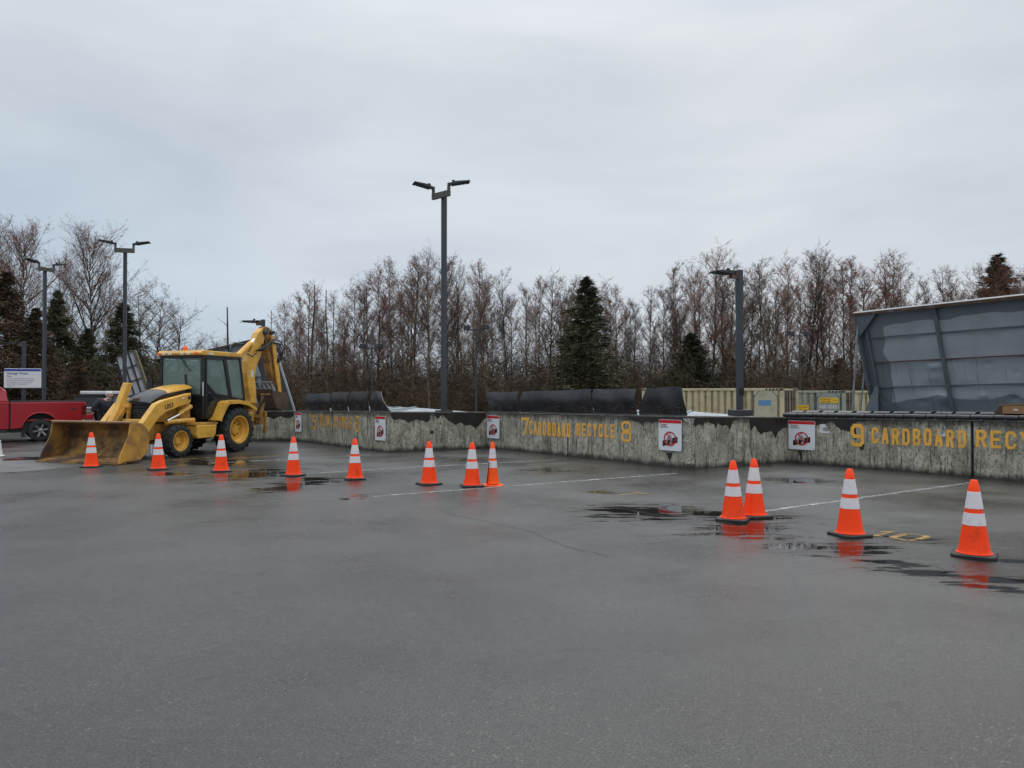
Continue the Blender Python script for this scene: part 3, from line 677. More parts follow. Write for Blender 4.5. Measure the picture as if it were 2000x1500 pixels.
# ------------------------------------------------------------------ black rubber flaps on the walls
def flap(W, bl, br, tl, tr, label, group, bulge=.08, v0=.12, tilt=.16):
    """corners in photo pixels; the sheet stands on a hinge and bellies to the front"""
    uB0, uB1 = W.u(bl[0]), W.u(br[0]); zB = W.top((uB0+uB1)/2)+.035
    def pt(px, py): return W.u(px), W.z(px, py)
    uT0, zT0 = pt(*tl); uT1, zT1 = pt(*tr)
    o = thing('rubber_flap', label, 'rubber flap', W.w(uB0, v0, zB), W.rz, group)
    nu, nv = 14, 9; th = .018; m = MB(); F, K = [], []
    for j in range(nv+1):
        f = j/nv
        for i in range(nu+1):
            g = i/nu
            u = (uB0+(uB1-uB0)*g)*(1-f)+(uT0+(uT1-uT0)*g)*f-uB0
            zt = zT0+(zT1-zT0)*g
            z = (zt-zB)*f
            v = -bulge*(math.sin(f*math.pi*.5) if f < .6 else math.sin(.3*math.pi)+.19*math.sin((f-.6)/.4*math.pi/2))+tilt*max(0, f-.5)**1.3*1.3+.012*math.sin(g*9+f*4+uB0*3)
            z += .006*math.sin(g*7+uB0*5)*f
            F.append((u, v-th/2, z)); K.append((u, v+th/2, z))
    n = len(F); w_ = nu+1
    fs = []
    for j in range(nv):
        for i in range(nu):
            a = j*w_+i; fs += [(a, a+1, a+w_+1, a+w_), (n+a, n+a+w_, n+a+w_+1, n+a+1)]
    for i in range(nu): a = nv*w_+i; fs += [(a, a+1, n+a+1, n+a), (i+1, i, n+i, n+i+1)]
    for j in range(nv): a = j*w_; fs += [(a, a+w_, n+a+w_, n+a), (a+nu+w_, a+nu, n+a+nu, n+a+nu+w_)]
    m.add(F+K, fs); m.build('rubber_sheet', M_flap, o, smooth=True, auto=True)
    m = MB(); L_ = uB1-uB0; m.tube([(.01, .0, -.012), (L_-.01, .0, -.012)], .018, 8)
    k = max(2, int(L_/.32))
    for i in range(k): x = (i+.5)*L_/k; m.box(x-.03, x+.03, -.05, .04, -.030, -.012)
    m.build('hinge', M_dark, o)
    m = MB(); c0 = random.uniform(.2, .6)*L_
    for cx in (c0, c0+.35*L_):
        for dx in (0, .05, .10):
            for dz in (.05, .10, .145):
                if random.random() < .75: m.tube([(min(cx+dx, L_-.05), -.052-dz*.25, dz), (min(cx+dx, L_-.05), -.010, dz)], .009, 6)
    m.build('bolts', M_rustline, o)
    return o
g78 = 'rubber flaps standing on the cardboard 7 8 wall'; g56 = 'rubber flaps standing on the metal 5 6 wall'
flap(W78, (953, 806), (1008, 806), (944, 766), (1005, 765), 'short black rubber flap nearest the yellow number 7, leaning left', g78)
flap(W78, (1009, 804), (1152, 805), (1014, 765), (1148, 760), 'longest black rubber flap over the first cardboard word', g78)
flap(W78, (1153, 805), (1237, 809), (1152, 760), (1235, 760), 'middle black rubber flap above the stencilled word recycle', g78)
flap(W78, (1241, 809), (1334, 811), (1256, 758), (1326, 755), 'tall black rubber flap above the danger sign at the corner', g78, bulge=.06, tilt=.08)
flap(W56, (590, 801), (638, 803), (594, 769), (639, 768), 'leftmost black rubber flap above the metal recycle wall', g56)
flap(W56, (640, 803), (673, 804), (643, 766), (675, 765), 'black rubber flap above the word metal', g56)
flap(W56, (675, 804), (713, 804), (678, 765), (714, 764), 'black rubber flap above the yellow number 6', g56)
flap(W56, (715, 804), (755, 805), (722, 764), (735, 765), 'pointed black rubber flap at the corner end of the metal recycle wall', g56)
g9 = 'folded rubber flaps lying along the number 9 wall'
edges9 = [1530, 1558, 1588, 1618, 1654, 1690, 1727, 1766, 1809, 1850, 1896, 1942, 1990, 2045]
what9 = ['folded rubber flap end sticking out over the corner left of the danger sign', 'folded rubber flap right above the red top of the danger sign', 'folded rubber flap above the white sticker', 'folded rubber flap between the white sticker and the number 9', 'folded rubber flap above the yellow number 9',
         'folded rubber flap above the first letter C', 'folded rubber flap above the first letters A and R of cardboard', 'folded rubber flap above the letters D and B', 'folded rubber flap above the letter O', 'folded rubber flap above the white smear on the letters', 'folded rubber flap above the wall joint', 'folded rubber flap below the cardboard boxes', 'folded rubber flap at the right picture edge']
for i in range(len(edges9)-1):
    u0, u1 = W9.u(edges9[i])+.008, W9.u(edges9[i+1])-.008; zb = W9.top(u0)+.012; Lh = u1-u0
    o = thing('folded_rubber_flap', what9[i], 'rubber flap', W9.w(u0, .0, zb), W9.rz, g9)
    r_ = .044; prof = [(-.02+r_*math.sin(a)*-1.0, r_-r_*math.cos(a)) for a in [math.pi*k/6 for k in range(7)]]
    poly = [(.10, .0)]+[(-.0-r_*math.sin(math.pi*k/8), r_-r_*math.cos(math.pi*k/8)) for k in range(9)]+[(.30, r_*2+.012), (.62, r_*2+.03), (.62, r_*2+.012), (.30, r_*2-.008), (.10, r_)]
    m = MB(); m.prism(poly, 0, Lh, 'x'); ob = m.build('rubber_roll', M_flap, o, smooth=True, auto=True)
    for k2 in range(0, 1):
        m = MB(); m.prism([(.22, r_*2+.02), (.30, r_*2+.05), (.38, r_*2+.055), (.60, r_*2+.05), (.60, r_*2+.036)], .02+.05*random.random(), Lh*.94, 'x'); m.build('inner_fold', M_flap, o)
    m = MB(); m.box(Lh*.45, Lh*.45+.02, -.045, -.02, -.008, .004); m.build('rivet', M_gal, o)

# ------------------------------------------------------------------ containers in the bays
UL = LONG.normalized(); NL = Vector((-UL.y, UL.x, 0))     # along a long wall, and away from the camera
RZL = math.atan2(UL.y, UL.x)
def skip(W, label, closed=True, Wd=2.4, zt=.93):
    L_ = W.len-.75; origin = W.p0+W.d*.30+W.n*.5
    o = thing('recycling_container', label, 'container', (origin.x, origin.y, -.9), W.rz, 'open top containers in the bays')
    H_ = zt+.9
    m = MB()
    m.box(0, L_, 0, .06, .15, H_); m.box(0, L_, Wd-.06, Wd, .15, H_); m.box(0, .06, .06, Wd-.06, .15, H_); m.box(L_-.06, L_, .06, Wd-.06, .15, H_); m.box(.06, L_-.06, .06, Wd-.06, .15, .22)
    for k in range(8): x = .1+k*(L_-.3)/7; m.box(x, x+.1, -.06, 0, .2, H_-.12); m.box(x, x+.1, Wd, Wd+.06, .2, H_-.12)
    m.build('container_body', M_cont_in, o, bevel=.008)
    m = MB()
    for (x0, x1, y0, y1) in ((-.06, L_+.06, -.09, -.002), (-.06, L_+.06, Wd+.002, Wd+.09), (-.06, -.002, 0, Wd), (L_+.002, L_+.06, 0, Wd)): m.box(x0, x1, y0, y1, H_-.11, H_+.02)
    m.build('top_rail', M_lidd, o, bevel=.01)
    m = MB()
    for x in (.5, L_-.7):
        for y in (.3, Wd-.3): m.tube([(x, y-.1, .1), (x, y+.1, .1)], .1, 12)
    m.build('roller', M_dark, o)
    if closed:
        zr = H_+.05; ov = .08
        m = MB(); a = [(-ov, -ov, zr), (L_+ov, -ov, zr), (L_+ov, Wd+ov, zr), (-ov, Wd+ov, zr)]; b = [(1.0, Wd/2, zr+.13), (L_-1.0, Wd/2, zr+.13)]
        lo = [(x, y, zr-.035) for x, y, z in a]
        m.add(a+b+lo, [(0, 1, 5, 4), (1, 2, 5), (2, 3, 4, 5), (3, 0, 4), (6, 7, 1, 0), (7, 8, 2, 1), (8, 9, 3, 2), (9, 6, 0, 3), (9, 8, 7, 6)])
        m.build('lid', M_gal, o)
        m = MB()
        for k in range(7):
            x = .3+k*(L_-.6)/6; xm = min(max(x, 1.0), L_-1.0); f = 1
            m.bar((x, -ov-.005, zr+.012), (xm, Wd/2, zr+.145), .05, .03)
        m.build('lid_rib', M_gal, o)
    return o
skip(W78, 'closed container with low grey hipped lid behind the cardboard 7 8 flaps')
skip(W56, 'closed container with pale wet lid behind the metal recycle flaps')
skip(W9, 'open container under the large raised grey lid', False)
skip(WGE, 'open container under the raised lid behind the backhoe', False)

def bigsheet(name, nx, nz, Lx, Hz, mat, parent, dents):
    m = MB(); vs = []
    for j in range(nz+1):
        for i in range(nx+1):
            x = Lx*i/nx; z = Hz*j/nz; y = 0
            for (cx, cz, rx, rz_, a) in dents:
                d2 = ((x-cx)/rx)**2+((z-cz)/rz_)**2
                if d2 < 1: y += a*(1-d2)**2
            vs.append((x, y, z))
    m.add(vs, [(j*(nx+1)+i, j*(nx+1)+i+1, (j+1)*(nx+1)+i+1, (j+1)*(nx+1)+i) for j in range(nz) for i in range(nx)])
    return m.build(name, mat, parent, smooth=True)
def raised_lid(base, label, sheet_mat, frame_mat, L_=6.7, lean=math.atan2(.77, 2.31), Hh=2.43, zrise=.02, detail=True, divs=(1.75, 3.5, 5.2)):
    """local x along the container, z up the lid; tilts towards the camera about its hinge"""
    o = thing('raised_container_lid', label, 'container lid', base, RZL, 'raised container lids')
    o.rotation_euler = Euler((lean, -zrise, RZL), 'XYZ')
    dents = [(1.45, .55, .35, .25, .06), (1.60, .30, .16, .22, -.05), (1.5, 1.05, .25, .12, -.04), (2.6, 1.05, .12, .06, .04), (2.4, .35, .18, .07, -.05), (3.0, .28, .12, .09, .06), (4.2, 1.0, .4, .3, .04), (3.1, .85, .07, .06, .05), (1.1, .22, .2, .1, .03), (2.2, .6, .5, .08, .02)] if detail else []
    for k in range(3):   # panels belly a little between the ribs
        x0 = ([0]+list(divs))[k]; x1 = divs[k]
        dents.append(((x0+x1)/2, 1.2, (x1-x0)*.52, 1.25, .05))
    bigsheet('lid_sheet', 110 if detail else 30, 44 if detail else 12, L_, Hh, sheet_mat, o, dents)
    m = MB()
    m.box(-.05, L_+.05, -.16, .012, Hh, Hh+.05)
    m.box(-.05, .0, -.16, .012, 0, Hh); m.box(L_, L_+.05, -.16, .012, 0, Hh); m.box(-.05, L_+.05, -.10, .012, -.06, 0)
    m.build('lid_frame', frame_mat, o, bevel=.006)
    m = MB(); m.box(-.056, L_+.056, -.175, -.162, Hh-.01, Hh+.056); m.build('rusty_rim', M_rustline, o)
    for k in range(3):
        m = MB(); z = Hh*(k+1)/4; zj = z; m.box(.19, L_-.05, -.035, -.004, zj-.012, zj+.012); m.build('horizontal_rib', M_rustline if k == 1 else frame_mat, o)
    for d in divs:
        m = MB(); m.box(d-.04, d+.04, -.085, -.037, .02, Hh-.02); m.build('upright_rib', frame_mat, o, bevel=.006)
    m = MB(); m.box(.13, .18, -.075, -.004, .02, Hh-.3); m.build('edge_rib', frame_mat, o)
    m = MB(); m.prism([(-.0, Hh), (.52, Hh), (0, Hh-.55)], -.150, -.138)
    m.prism([(0, .0), (.70, 0), (0, .5)], -.150, -.138); m.build('corner_gusset', frame_mat, o)
    return o
lid9 = raised_lid(P(1713, 803, 18.5), 'large raised blue-grey container lid with welded ribs at the right edge', M_lidsheet, M_lidd)
# struts of the big lid
def strut(a, b, label, r=.022):
    o = thing('lid_strut', label, 'strut', (b.x, b.y, -.0)); m = MB(); pa = a-b; base = b.z
    m.tube([(pa.x, pa.y, a.z), (0, 0, base-.1)], r, 8); m.build('strut_bar', M_plat, o)
    m = MB(); m.box(-.05, .05, -.05, .05, base-.16, base-.1); m.build('foot_plate', M_dark, o)
strut(P(1677, 612, 18.0), P(1664, 806, 18.3), 'outer thin steel strut left of the big raised lid')
strut(P(1692, 690, 18.3), P(1679, 806, 18.6), 'inner shorter steel strut left of the big raised lid')
m = MB()
o = thing('side_wing_plate', 'triangular grey plate beside the foot of the big raised lid', 'plate', P(1712, 806, 18.2), RZL)
m.prism([(-.3, .0), (.05, .0), (.05, .62), (-.02, .62)], -.02, .0); m.build('plate', M_lidd, o)

sh = -STEP*3
lid_b = raised_lid(P(435, 803, 30.2)+Vector((0, 0, 0)), 'pale raised container lid seen behind the backhoe boom', M_lidf, M_dark, detail=False, L_=6.2)
# small far lid, tipped over sideways
def quadlid(tl, tr, br, bl, label):
    c = [P(*tl), P(*tr), P(*br), P(*bl)]
    base = c[3].copy(); o = thing('raised_container_lid', label, 'container lid', base, 0, 'raised container lids')
    c = [q-base for q in c]; nrm = (c[1]-c[0]).cross(c[3]-c[0]).normalized()
    if nrm.y > 0: nrm = -nrm
    m = MB(); m.hexa([c[0], c[1], c[2], c[3]], [q-nrm*.03 for q in (c[0], c[1], c[2], c[3])]); m.build('lid_sheet', M_lidf, o)
    def pt(a, b): return (c[0].lerp(c[1], a)).lerp(c[3].lerp(c[2], a), b)
    m = MB()
    for a in (0, .33, .66): m.bar(pt(a, 0)+nrm*.03, pt(a, 1)+nrm*.03, .05, .04)
    m.build('upright_rib', M_dark, o); m = MB()
    for b in (0, .25, .5, .75): m.bar(pt(0, b)+nrm*.03, pt(1, b)+nrm*.03, .045, .04)
    m.build('horizontal_rib', M_dark, o); m = MB()
    m.bar(pt(1, 0)+nrm*.05, pt(1, 1)+nrm*.05, .11, .11); m.build('side_frame', simple('weathered_tan', (.16, .14, .09), .7, var=.25), o)
quadlid((226, 698, 31), (262, 684, 31.5), (298, 790, 31.9), (256, 800, 31.4), 'small tilted container lid with a tan edge left of the backhoe cab')
# dark mesh cover at the right of the far lid
o = thing('mesh_cover', 'dark brown sloping cover right of the backhoe bucket', 'cover', P(548, 803, 27), 0)
b0 = P(548, 803, 27); q = [P(532, 700, 27.5)-b0, P(540, 690, 27.3)-b0, P(575, 803, 27)-b0, Vector((0, 0, 0))]
m = MB(); m.hexa(q, [v+Vector((0, .05, 0)) for v in q]); m.build('cover_sheet', simple('brown_mesh', (.05, .045, .035), .9, var=.2, scale=20), o)
m = MB(); m.bar(q[1]+Vector((.02, -.04, 0)), q[2]+Vector((.02, -.04, 0)), .06); m.bar(q[0]+Vector((-.02, -.04, 0)), q[3]+Vector((-.02, -.04, 0)), .06); m.build('cover_frame', M_plat, o)

# pale shed / site container behind the pickup tail
o = thing('site_shed', 'grey shed with a white roof edge behind the person', 'shed', P(200, 800, 34)*1.0, 0)
o.location.z = 0; c0 = o.location; wR = 44/1500*34
m = MB(); m.box(-.8, 1.4, 0, 2.4, 0, 1.45); m.build('wall', M_plat, o); m = MB(); m.box(-.92, 1.5, -.15, 2.6, 1.46, 1.60); m.build('roof', M_white, o, bevel=.03)
m = MB(); m.box(-.35, -.31, -.03, -.002, .1, 1.4); m.box(.45, .49, -.03, -.002, .1, 1.4); m.build('wall_post', M_dark, o)
o = thing('dark_bin', 'dark box beside the grey shed behind the pickup', 'bin', (P(168, 800, 33).x, 33, 0), 0)
m = MB(); m.box(-.5, .45, 0, 1.2, 0, 1.38); m.build('bin_body', M_dark, o, bevel=.03); m = MB(); m.box(-.53, .48, -.03, 1.2, 1.39, 1.46); m.build('bin_lid', M_trim, o)

# ------------------------------------------------------------------ shipping containers
def corr(mb, x0, x1, y, z0, z1, pitch=.28, dep=.05):
    vs = []; x = x0; i = 0; prof = [0, 0, dep, dep]
    while x < x1-1e-6:
        for k, (fx, fy) in enumerate(((0, 0), (.3, 0), (.5, dep), (.8, dep))):
            xx = min(x+fx*pitch, x1); vs += [(xx, y+fy, z0), (xx, y+fy, z1)]
        x += pitch
    vs += [(x1, y, z0), (x1, y, z1)]
    n = len(vs)//2; mb.add(vs, [(2*i, 2*i+2, 2*i+3, 2*i+1) for i in range(n-1)])
def contmat(name, col, dirt):
    return simple(name, col, .6, var=.1, scale=1.2, dirt=dirt, dirt_amt=.55, dscale=2.6, dlo=.5)
M_beige = contmat('container_beige', (.52, .45, .28), (.33, .20, .10)); M_beiged = contmat('container_tan_end', (.20, .15, .10), (.10, .06, .035))
M_dummy = None; M_cgrn = contmat('container_grey_green', (.29, .31, .25), (.20, .16, .10)); M_flat = contmat('container_panel_beige', (.44, .41, .29), (.32, .27, .17))
M_flatg = contmat('container_panel_grey', (.27, .30, .27), (.2, .2, .17))
def shipping(x0, y0, L_, rz, mats, label, panel, side=True, marks=None, zb=-.85, Hc=2.6, Wd=2.44):
    body, endm, pan = mats
    o = thing('shipping_container', label, 'shipping container', (x0, y0, zb), rz, 'shipping containers in the lower yard')
    m = MB(); corr(m, .15, L_-.15, .03, .15, Hc-.12); m.box(.15, L_-.15, .08, Wd-.02, .16, Hc-.13); m.build('side_panel', body, o)
    m = MB()
    for x in (0, L_-.15): m.box(x, x+.15, 0, .15, 0, Hc); m.box(x, x+.15, Wd-.15, Wd, 0, Hc)
    m.box(.15, L_-.15, 0.005, .06, Hc-.118, Hc-.02); m.box(.15, L_-.15, .005, .06, .02, .148); m.build('frame', body, o, bevel=.01)
    m = MB(); m.box(.155, L_-.155, .065, Wd, Hc-.128, Hc-.03); m.build('roof', body, o)
    # door end facing right
    m = MB(); m.box(L_-.148, L_-.05, .16, Wd-.16, .12, Hc-.1); m.build('door_end', endm, o)
    for yy in (.55, .95, 1.5, 1.9):
        m = MB(); m.tube([(L_-.02, yy, .1), (L_-.02, yy, Hc-.1)], .02, 8)
        for zz in (.5, 1.3, 2.1): m.box(L_-.05, L_-.0, yy-.04, yy+.04, zz, zz+.08)
        m.build('lock_rod', M_dark, o)
    m = MB()
    for x in (0, L_-.16):
        for y in (-.004, Wd-.16): m.box(x-.004, x+.165, y, y+.165, Hc-.13, Hc+.006)
    m.build('corner_casting', endm, o)
    if panel:
        a, b = panel; m = MB(); m.box(a, b, -.012, .028, .15, Hc-.13); m.build('flat_panel', pan, o)
        m = MB(); m.box(a-.012, a+.012, -.018, -.013, .15, Hc-.3); m.box(b-.012, b+.012, -.018, -.013, .15, Hc-.3)
        m.prism([(a, Hc-.34), (a+.2, Hc-.14), (a+.225, Hc-.14), (a, Hc-.37)], -.018, -.013); m.prism([(b, Hc-.34), (b, Hc-.37), (b-.225, Hc-.14), (b-.2, Hc-.14)], -.018, -.013); m.build('panel_seam', M_dark, o)
        m = MB()
        for k in range(5): xx = b-.5+k*.14; m.prism([(xx, Hc-.10), (xx+.07, Hc-.10), (xx+.11, Hc-.03), (xx+.04, Hc-.03)], -.008, .003)
        m.build('hazard_stripes', M_ink, o)
        if marks: marks(o, a, b, Hc)
    return o
def marksA(o, a, b, Hc):
    m = MB(); m.box(a+.18, a+.68, -.016, -.0125, Hc-.72, Hc-.5); m.build('blue_placard', M_plcb, o)
def marksB(o, a, b, Hc):
    c = (a+b)/2
    m = MB(); m.box(a+.16, b-.2, -.020, -.0125, Hc-.66, Hc-.36); m.build('yellow_placard', M_plac, o)
    textmesh('placard_text', 'NO STACKING AND', .13, M_plct, o, Matrix.Translation((a+.24, -.024, Hc-.48)) @ UPR, width=1.0)
    textmesh('placard_text', 'LIFTING ALLOWED', .12, M_plct, o, Matrix.Translation((a+.3, -.024, Hc-.62)) @ UPR, width=.85)
    m = MB(); m.box(b-.72, b-.30, -.024, -.021, Hc-.515, Hc-.49); m.build('placard_arrow', M_plct, o)
    textmesh('serial_number', 'RABU 482405 1', .28, M_white, o, Matrix.Translation((a+.2, -.020, Hc-.95)) @ UPR, width=b-a-.35, bold=.012)
    m = MB(); m.box(a-1.62, a-.62, -.01, -.004, Hc-1.35, Hc-.8); m.build('yellow_placard', M_plac, o)
    for k, s in enumerate(('KEEP CLEAR OF', 'AND OPERATING', 'ON SITE')):
        textmesh('placard_text', s, .14, M_plct, o, Matrix.Translation((a-1.56, -.014, Hc-.98-.16*k)) @ UPR, width=.88-.25*(k == 2))
def face(px, Y): return (px-1000)/FPX*Y
def endpt(px, Y, L_, rz): return face(px, Y)-L_*math.cos(rz), Y-L_*math.sin(rz)
CR = R(-33)
xa, ya = endpt(1530, 30.6, 6.06, CR)
sA = shipping(xa, ya, 6.06, CR, (M_beige, M_beiged, M_flat), 'beige corrugated shipping container with a blue placard', (6.06-1.16, 6.06-.22), marks=marksA, zb=-.87)
xb, yb = endpt(1651, 33.0, 6.06, CR)
sB = shipping(xb, yb, 6.06, CR, (M_cgrn, M_beiged, M_flatg), 'grey-green shipping container with yellow placards and white serial number', (6.06-1.16, 6.06-.20), zb=-.96)
# placards of the green container (its panel spans x 1.15..2.68)
def mk(o, a, b, Hc):
    m = MB(); m.box(a+.10, b-.08, -.020, -.0125, Hc-.56, Hc-.33); m.build('yellow_placard', M_plac, o)
    textmesh('placard_text', 'NO STACKING AND', .09, M_plct, o, Matrix.Translation((a+.13, -.024, Hc-.43)) @ UPR, width=.42)
    textmesh('placard_text', 'LIFTING ALLOWED', .09, M_plct, o, Matrix.Translation((a+.17, -.024, Hc-.53)) @ UPR, width=.38)
    m = MB(); m.box(b-.28, b-.12, -.024, -.021, Hc-.45, Hc-.43); m.build('placard_arrow', M_plct, o)
    textmesh('serial_number', 'RABU 482405 1', .22, M_white, o, Matrix.Translation((a+.11, -.020, Hc-.80)) @ UPR, width=b-a-.17, bold=.006)
    m = MB(); m.box(a-.98, a-.34, -.012, -.004, Hc-1.10, Hc-.66); m.build('yellow_placard', M_plac, o)
    for k, tx in enumerate(('KEEP CLEAR', 'DO NOT OPEN', 'ON SITE')):
        textmesh('placard_text', tx, .10, M_plct, o, Matrix.Translation((a-.94, -.016, Hc-.78-.13*k)) @ UPR, width=.54-.2*(k == 2))
mk(sB, 6.06-1.16, 6.06-.20, 2.6)
xc, yc = endpt(1800, 35.5, 6.06, CR)
sC = shipping(xc, yc, 6.06, CR, (M_beige, M_beiged, M_flat), 'beige shipping container mostly hidden behind the big raised lid', None, zb=-.96)

# ------------------------------------------------------------------ lamp posts
def head(parent, x, z, sgn, tilt, length=.56, wd=.30, y=0.0, yaw=0.0):
    """LED head reaching out along local x from the arm end"""
    m = MB(); T = Matrix.Rotation(-tilt*sgn, 4, 'Y') @ Matrix.Diagonal((sgn, 1, 1, 1))
    m.hexa([T @ Vector(p) for p in ((.10, -wd/2, -.03), (.10, wd/2, -.03), (.10, wd/2, .045), (.10, -wd/2, .045))],
           [T @ Vector(p) for p in ((length, -wd/2, -.015), (length, wd/2, -.015), (length, wd/2, .01), (length, -wd/2, .01))])
    m.box(-.03, .105, -.05, .05, -.03, .04, T)
    h = m.build('lamp_head', M_dark, parent); h.location = (x, y, z); h.rotation_euler = (0, 0, yaw)
    m = MB()
    for k in range(4): m.box(.17+k*.11, .25+k*.11, -wd*.4, wd*.4, -.034, -.031, T)
    m.build('led_panel', M_seat, h)
    m = MB(); m.tube([T @ Vector((.14, 0, .045)), T @ Vector((.14, 0, .10))], .035, 10); m.build('photocell', M_blk, h)
def lamp_double(loc, H_, rz, label, w=.12, yaw=0.0):
    o = thing('lamp_post', label, 'lamp post', loc, rz, 'lamp posts of the lot')
    m = MB(); m.box(-w/2, w/2, -w/2, w/2, 0, H_); m.build('pole', M_pole, o, bevel=.012)
    m = MB(); m.box(-.17, .17, -.17, .17, -.0, .05); m.build('base_plate', M_dark, o)
    m = MB(); m.box(-.34, .34, -.15, -.075, H_-.14, H_+.02)
    m.box(-.34, -.27, -.14, -.085, H_+.02, H_+.14); m.box(.27, .34, -.14, -.085, H_+.02, H_+.14); m.build('cross_arm', M_arm, o)
    for sgn in (-1, 1):
        head(o, sgn*.305, H_+.17, sgn, R(12), y=-.11, yaw=yaw)
    return o
def lamp_single(loc, H_, rz, label, w=.118, plinth=True):
    o = thing('lamp_post', label, 'lamp post', loc, rz, 'lamp posts of the lot')
    m = MB(); m.box(-w/2, w/2, -w/2, w/2, 0, H_); m.build('pole', M_pole, o, bevel=.012)
    m = MB(); m.box(-w/2-.005, w/2+.005, -w/2-.006, -w/2, .30, .46); m.build('hand_hole_cover', M_ink, o)
    m = MB(); m.box(-w/2-.16, -w/2, -.05, .05, H_-.19, H_-.03); m.build('arm_bracket', M_rustline, o)
    head(o, -w/2-.08, H_-.09, -1, R(3), .50, .30)
    if plinth:
        m = MB(); m.box(-.20, .20, -.17, .17, -.14, 0); m.build('concrete_plinth', M_dark, o, bevel=.02)
    return o
uP = WAC.u(1458); pp = WAC.w(uP, THK*.55, WAC.top(uP)+.16)
lamp_single(pp, P(1446, 527, pp.y).z-pp.z, R(18), 'near single arm lamp post on the short wall right of the cardboard 8 sign')
uQ = WBI.u(874); qq = WBI.w(uQ, THK*.6, WBI.top(uQ)+.0)
lamp_double(qq, P(868, 378, qq.y).z-qq.z, R(-42), 'tall middle lamp post with two heads', yaw=R(58))
uS = WED.u(512); ss = WED.w(uS, THK*.6, WED.top(uS)+.14)
lamp_single(ss, P(505, 624, ss.y).z-ss.z, R(12), 'short single arm lamp post rising behind the backhoe boom')
lp = P(243, 800, 28.3); lamp_double(Vector((lp.x, lp.y, .0)), P(247, 487, 28.3).z, R(14), 'tall lamp post with two heads behind the tilted small lid')
lp = P(86, 800, 33); lamp_double(Vector((lp.x, lp.y, 0)), P(88, 524, 33).z, R(60), 'distant tall lamp post with two heads above the white notice board')
lp = P(46, 800, 30); lamp_single(Vector((lp.x, lp.y, 0)), P(46, 667, 30).z, R(8), 'faint single arm lamp post behind the white notice board', plinth=False)
def thinlamp(px, top, Y, label, heads=True):
    q = P(px, 800, Y); o = thing('yard_light', label, 'light pole', (q.x, q.y, -.9), R(random.uniform(-20, 20)), 'thin light poles in the lower yard')
    h = P(px, top, Y).z+.9; m = MB(); m.tube([(0, 0, 0), (0, 0, h)], [.07, .04], 8); m.build('pole', M_pole, o)
    m = MB(); m.box(-.5, .5, -.03, .03, h-.15, h-.09); m.build('cross_arm', M_pole, o)
    for x in (-.5, .5): m = MB(); m.box(x-.16, x+.16, -.1, .1, h-.1, h+.14, Matrix.Translation((0, 0, 0))); m.build('floodlight', M_dark, o, bevel=.02)
thinlamp(930, 640, 40, 'thin light pole just right of the tall middle lamp post')
thinlamp(726, 676, 42, 'thin light pole above the metal recycle flaps')
thinlamp(1562, 652, 44, 'thin light pole with two floodlights behind the shipping containers')

# ------------------------------------------------------------------ notice board
q = P(44, 800, 26.5); o = thing('notice_board', 'white notice board with a blue top band above the red pickup', 'notice board', (q.x, q.y, 0), R(10))
zt, zb = P(44, 720, 26.5).z, P(44, 758, 26.5).z; hw = .59
m = MB(); m.box(-hw, hw, -.02, .02, zb, zt); m.build('board', M_sign, o, bevel=.02); m = MB(); m.box(-hw+.01, hw-.01, -.026, -.0205, zt-.085, zt-.01); m.build('blue_band', M_blue, o)
m = MB(); m.box(-.05, .05, .022, .12, 0, zt); m.build('post', M_pole, o)
textmesh('board_title', 'Garbage Waste', .12, M_ink, o, Matrix.Translation((-hw+.1, -.024, zt-.20)) @ UPR, width=.66)
textmesh('board_subtitle', 'Drop', .09, M_blue, o, Matrix.Translation((-hw+.1, -.024, zt-.29)) @ UPR, width=.14)
for k, s in enumerate(('Please sort all loads before you unload', 'All loads must be covered and secured', 'No dumping after hours, stay with load', 'Keep children inside vehicles', 'Thank you')):
    textmesh('board_text', s, .05, M_grey, o, Matrix.Translation((-hw+.1, -.024, zt-.36-.062*k)) @ UPR, width=[.85, .84, .78, .66, .25][k])

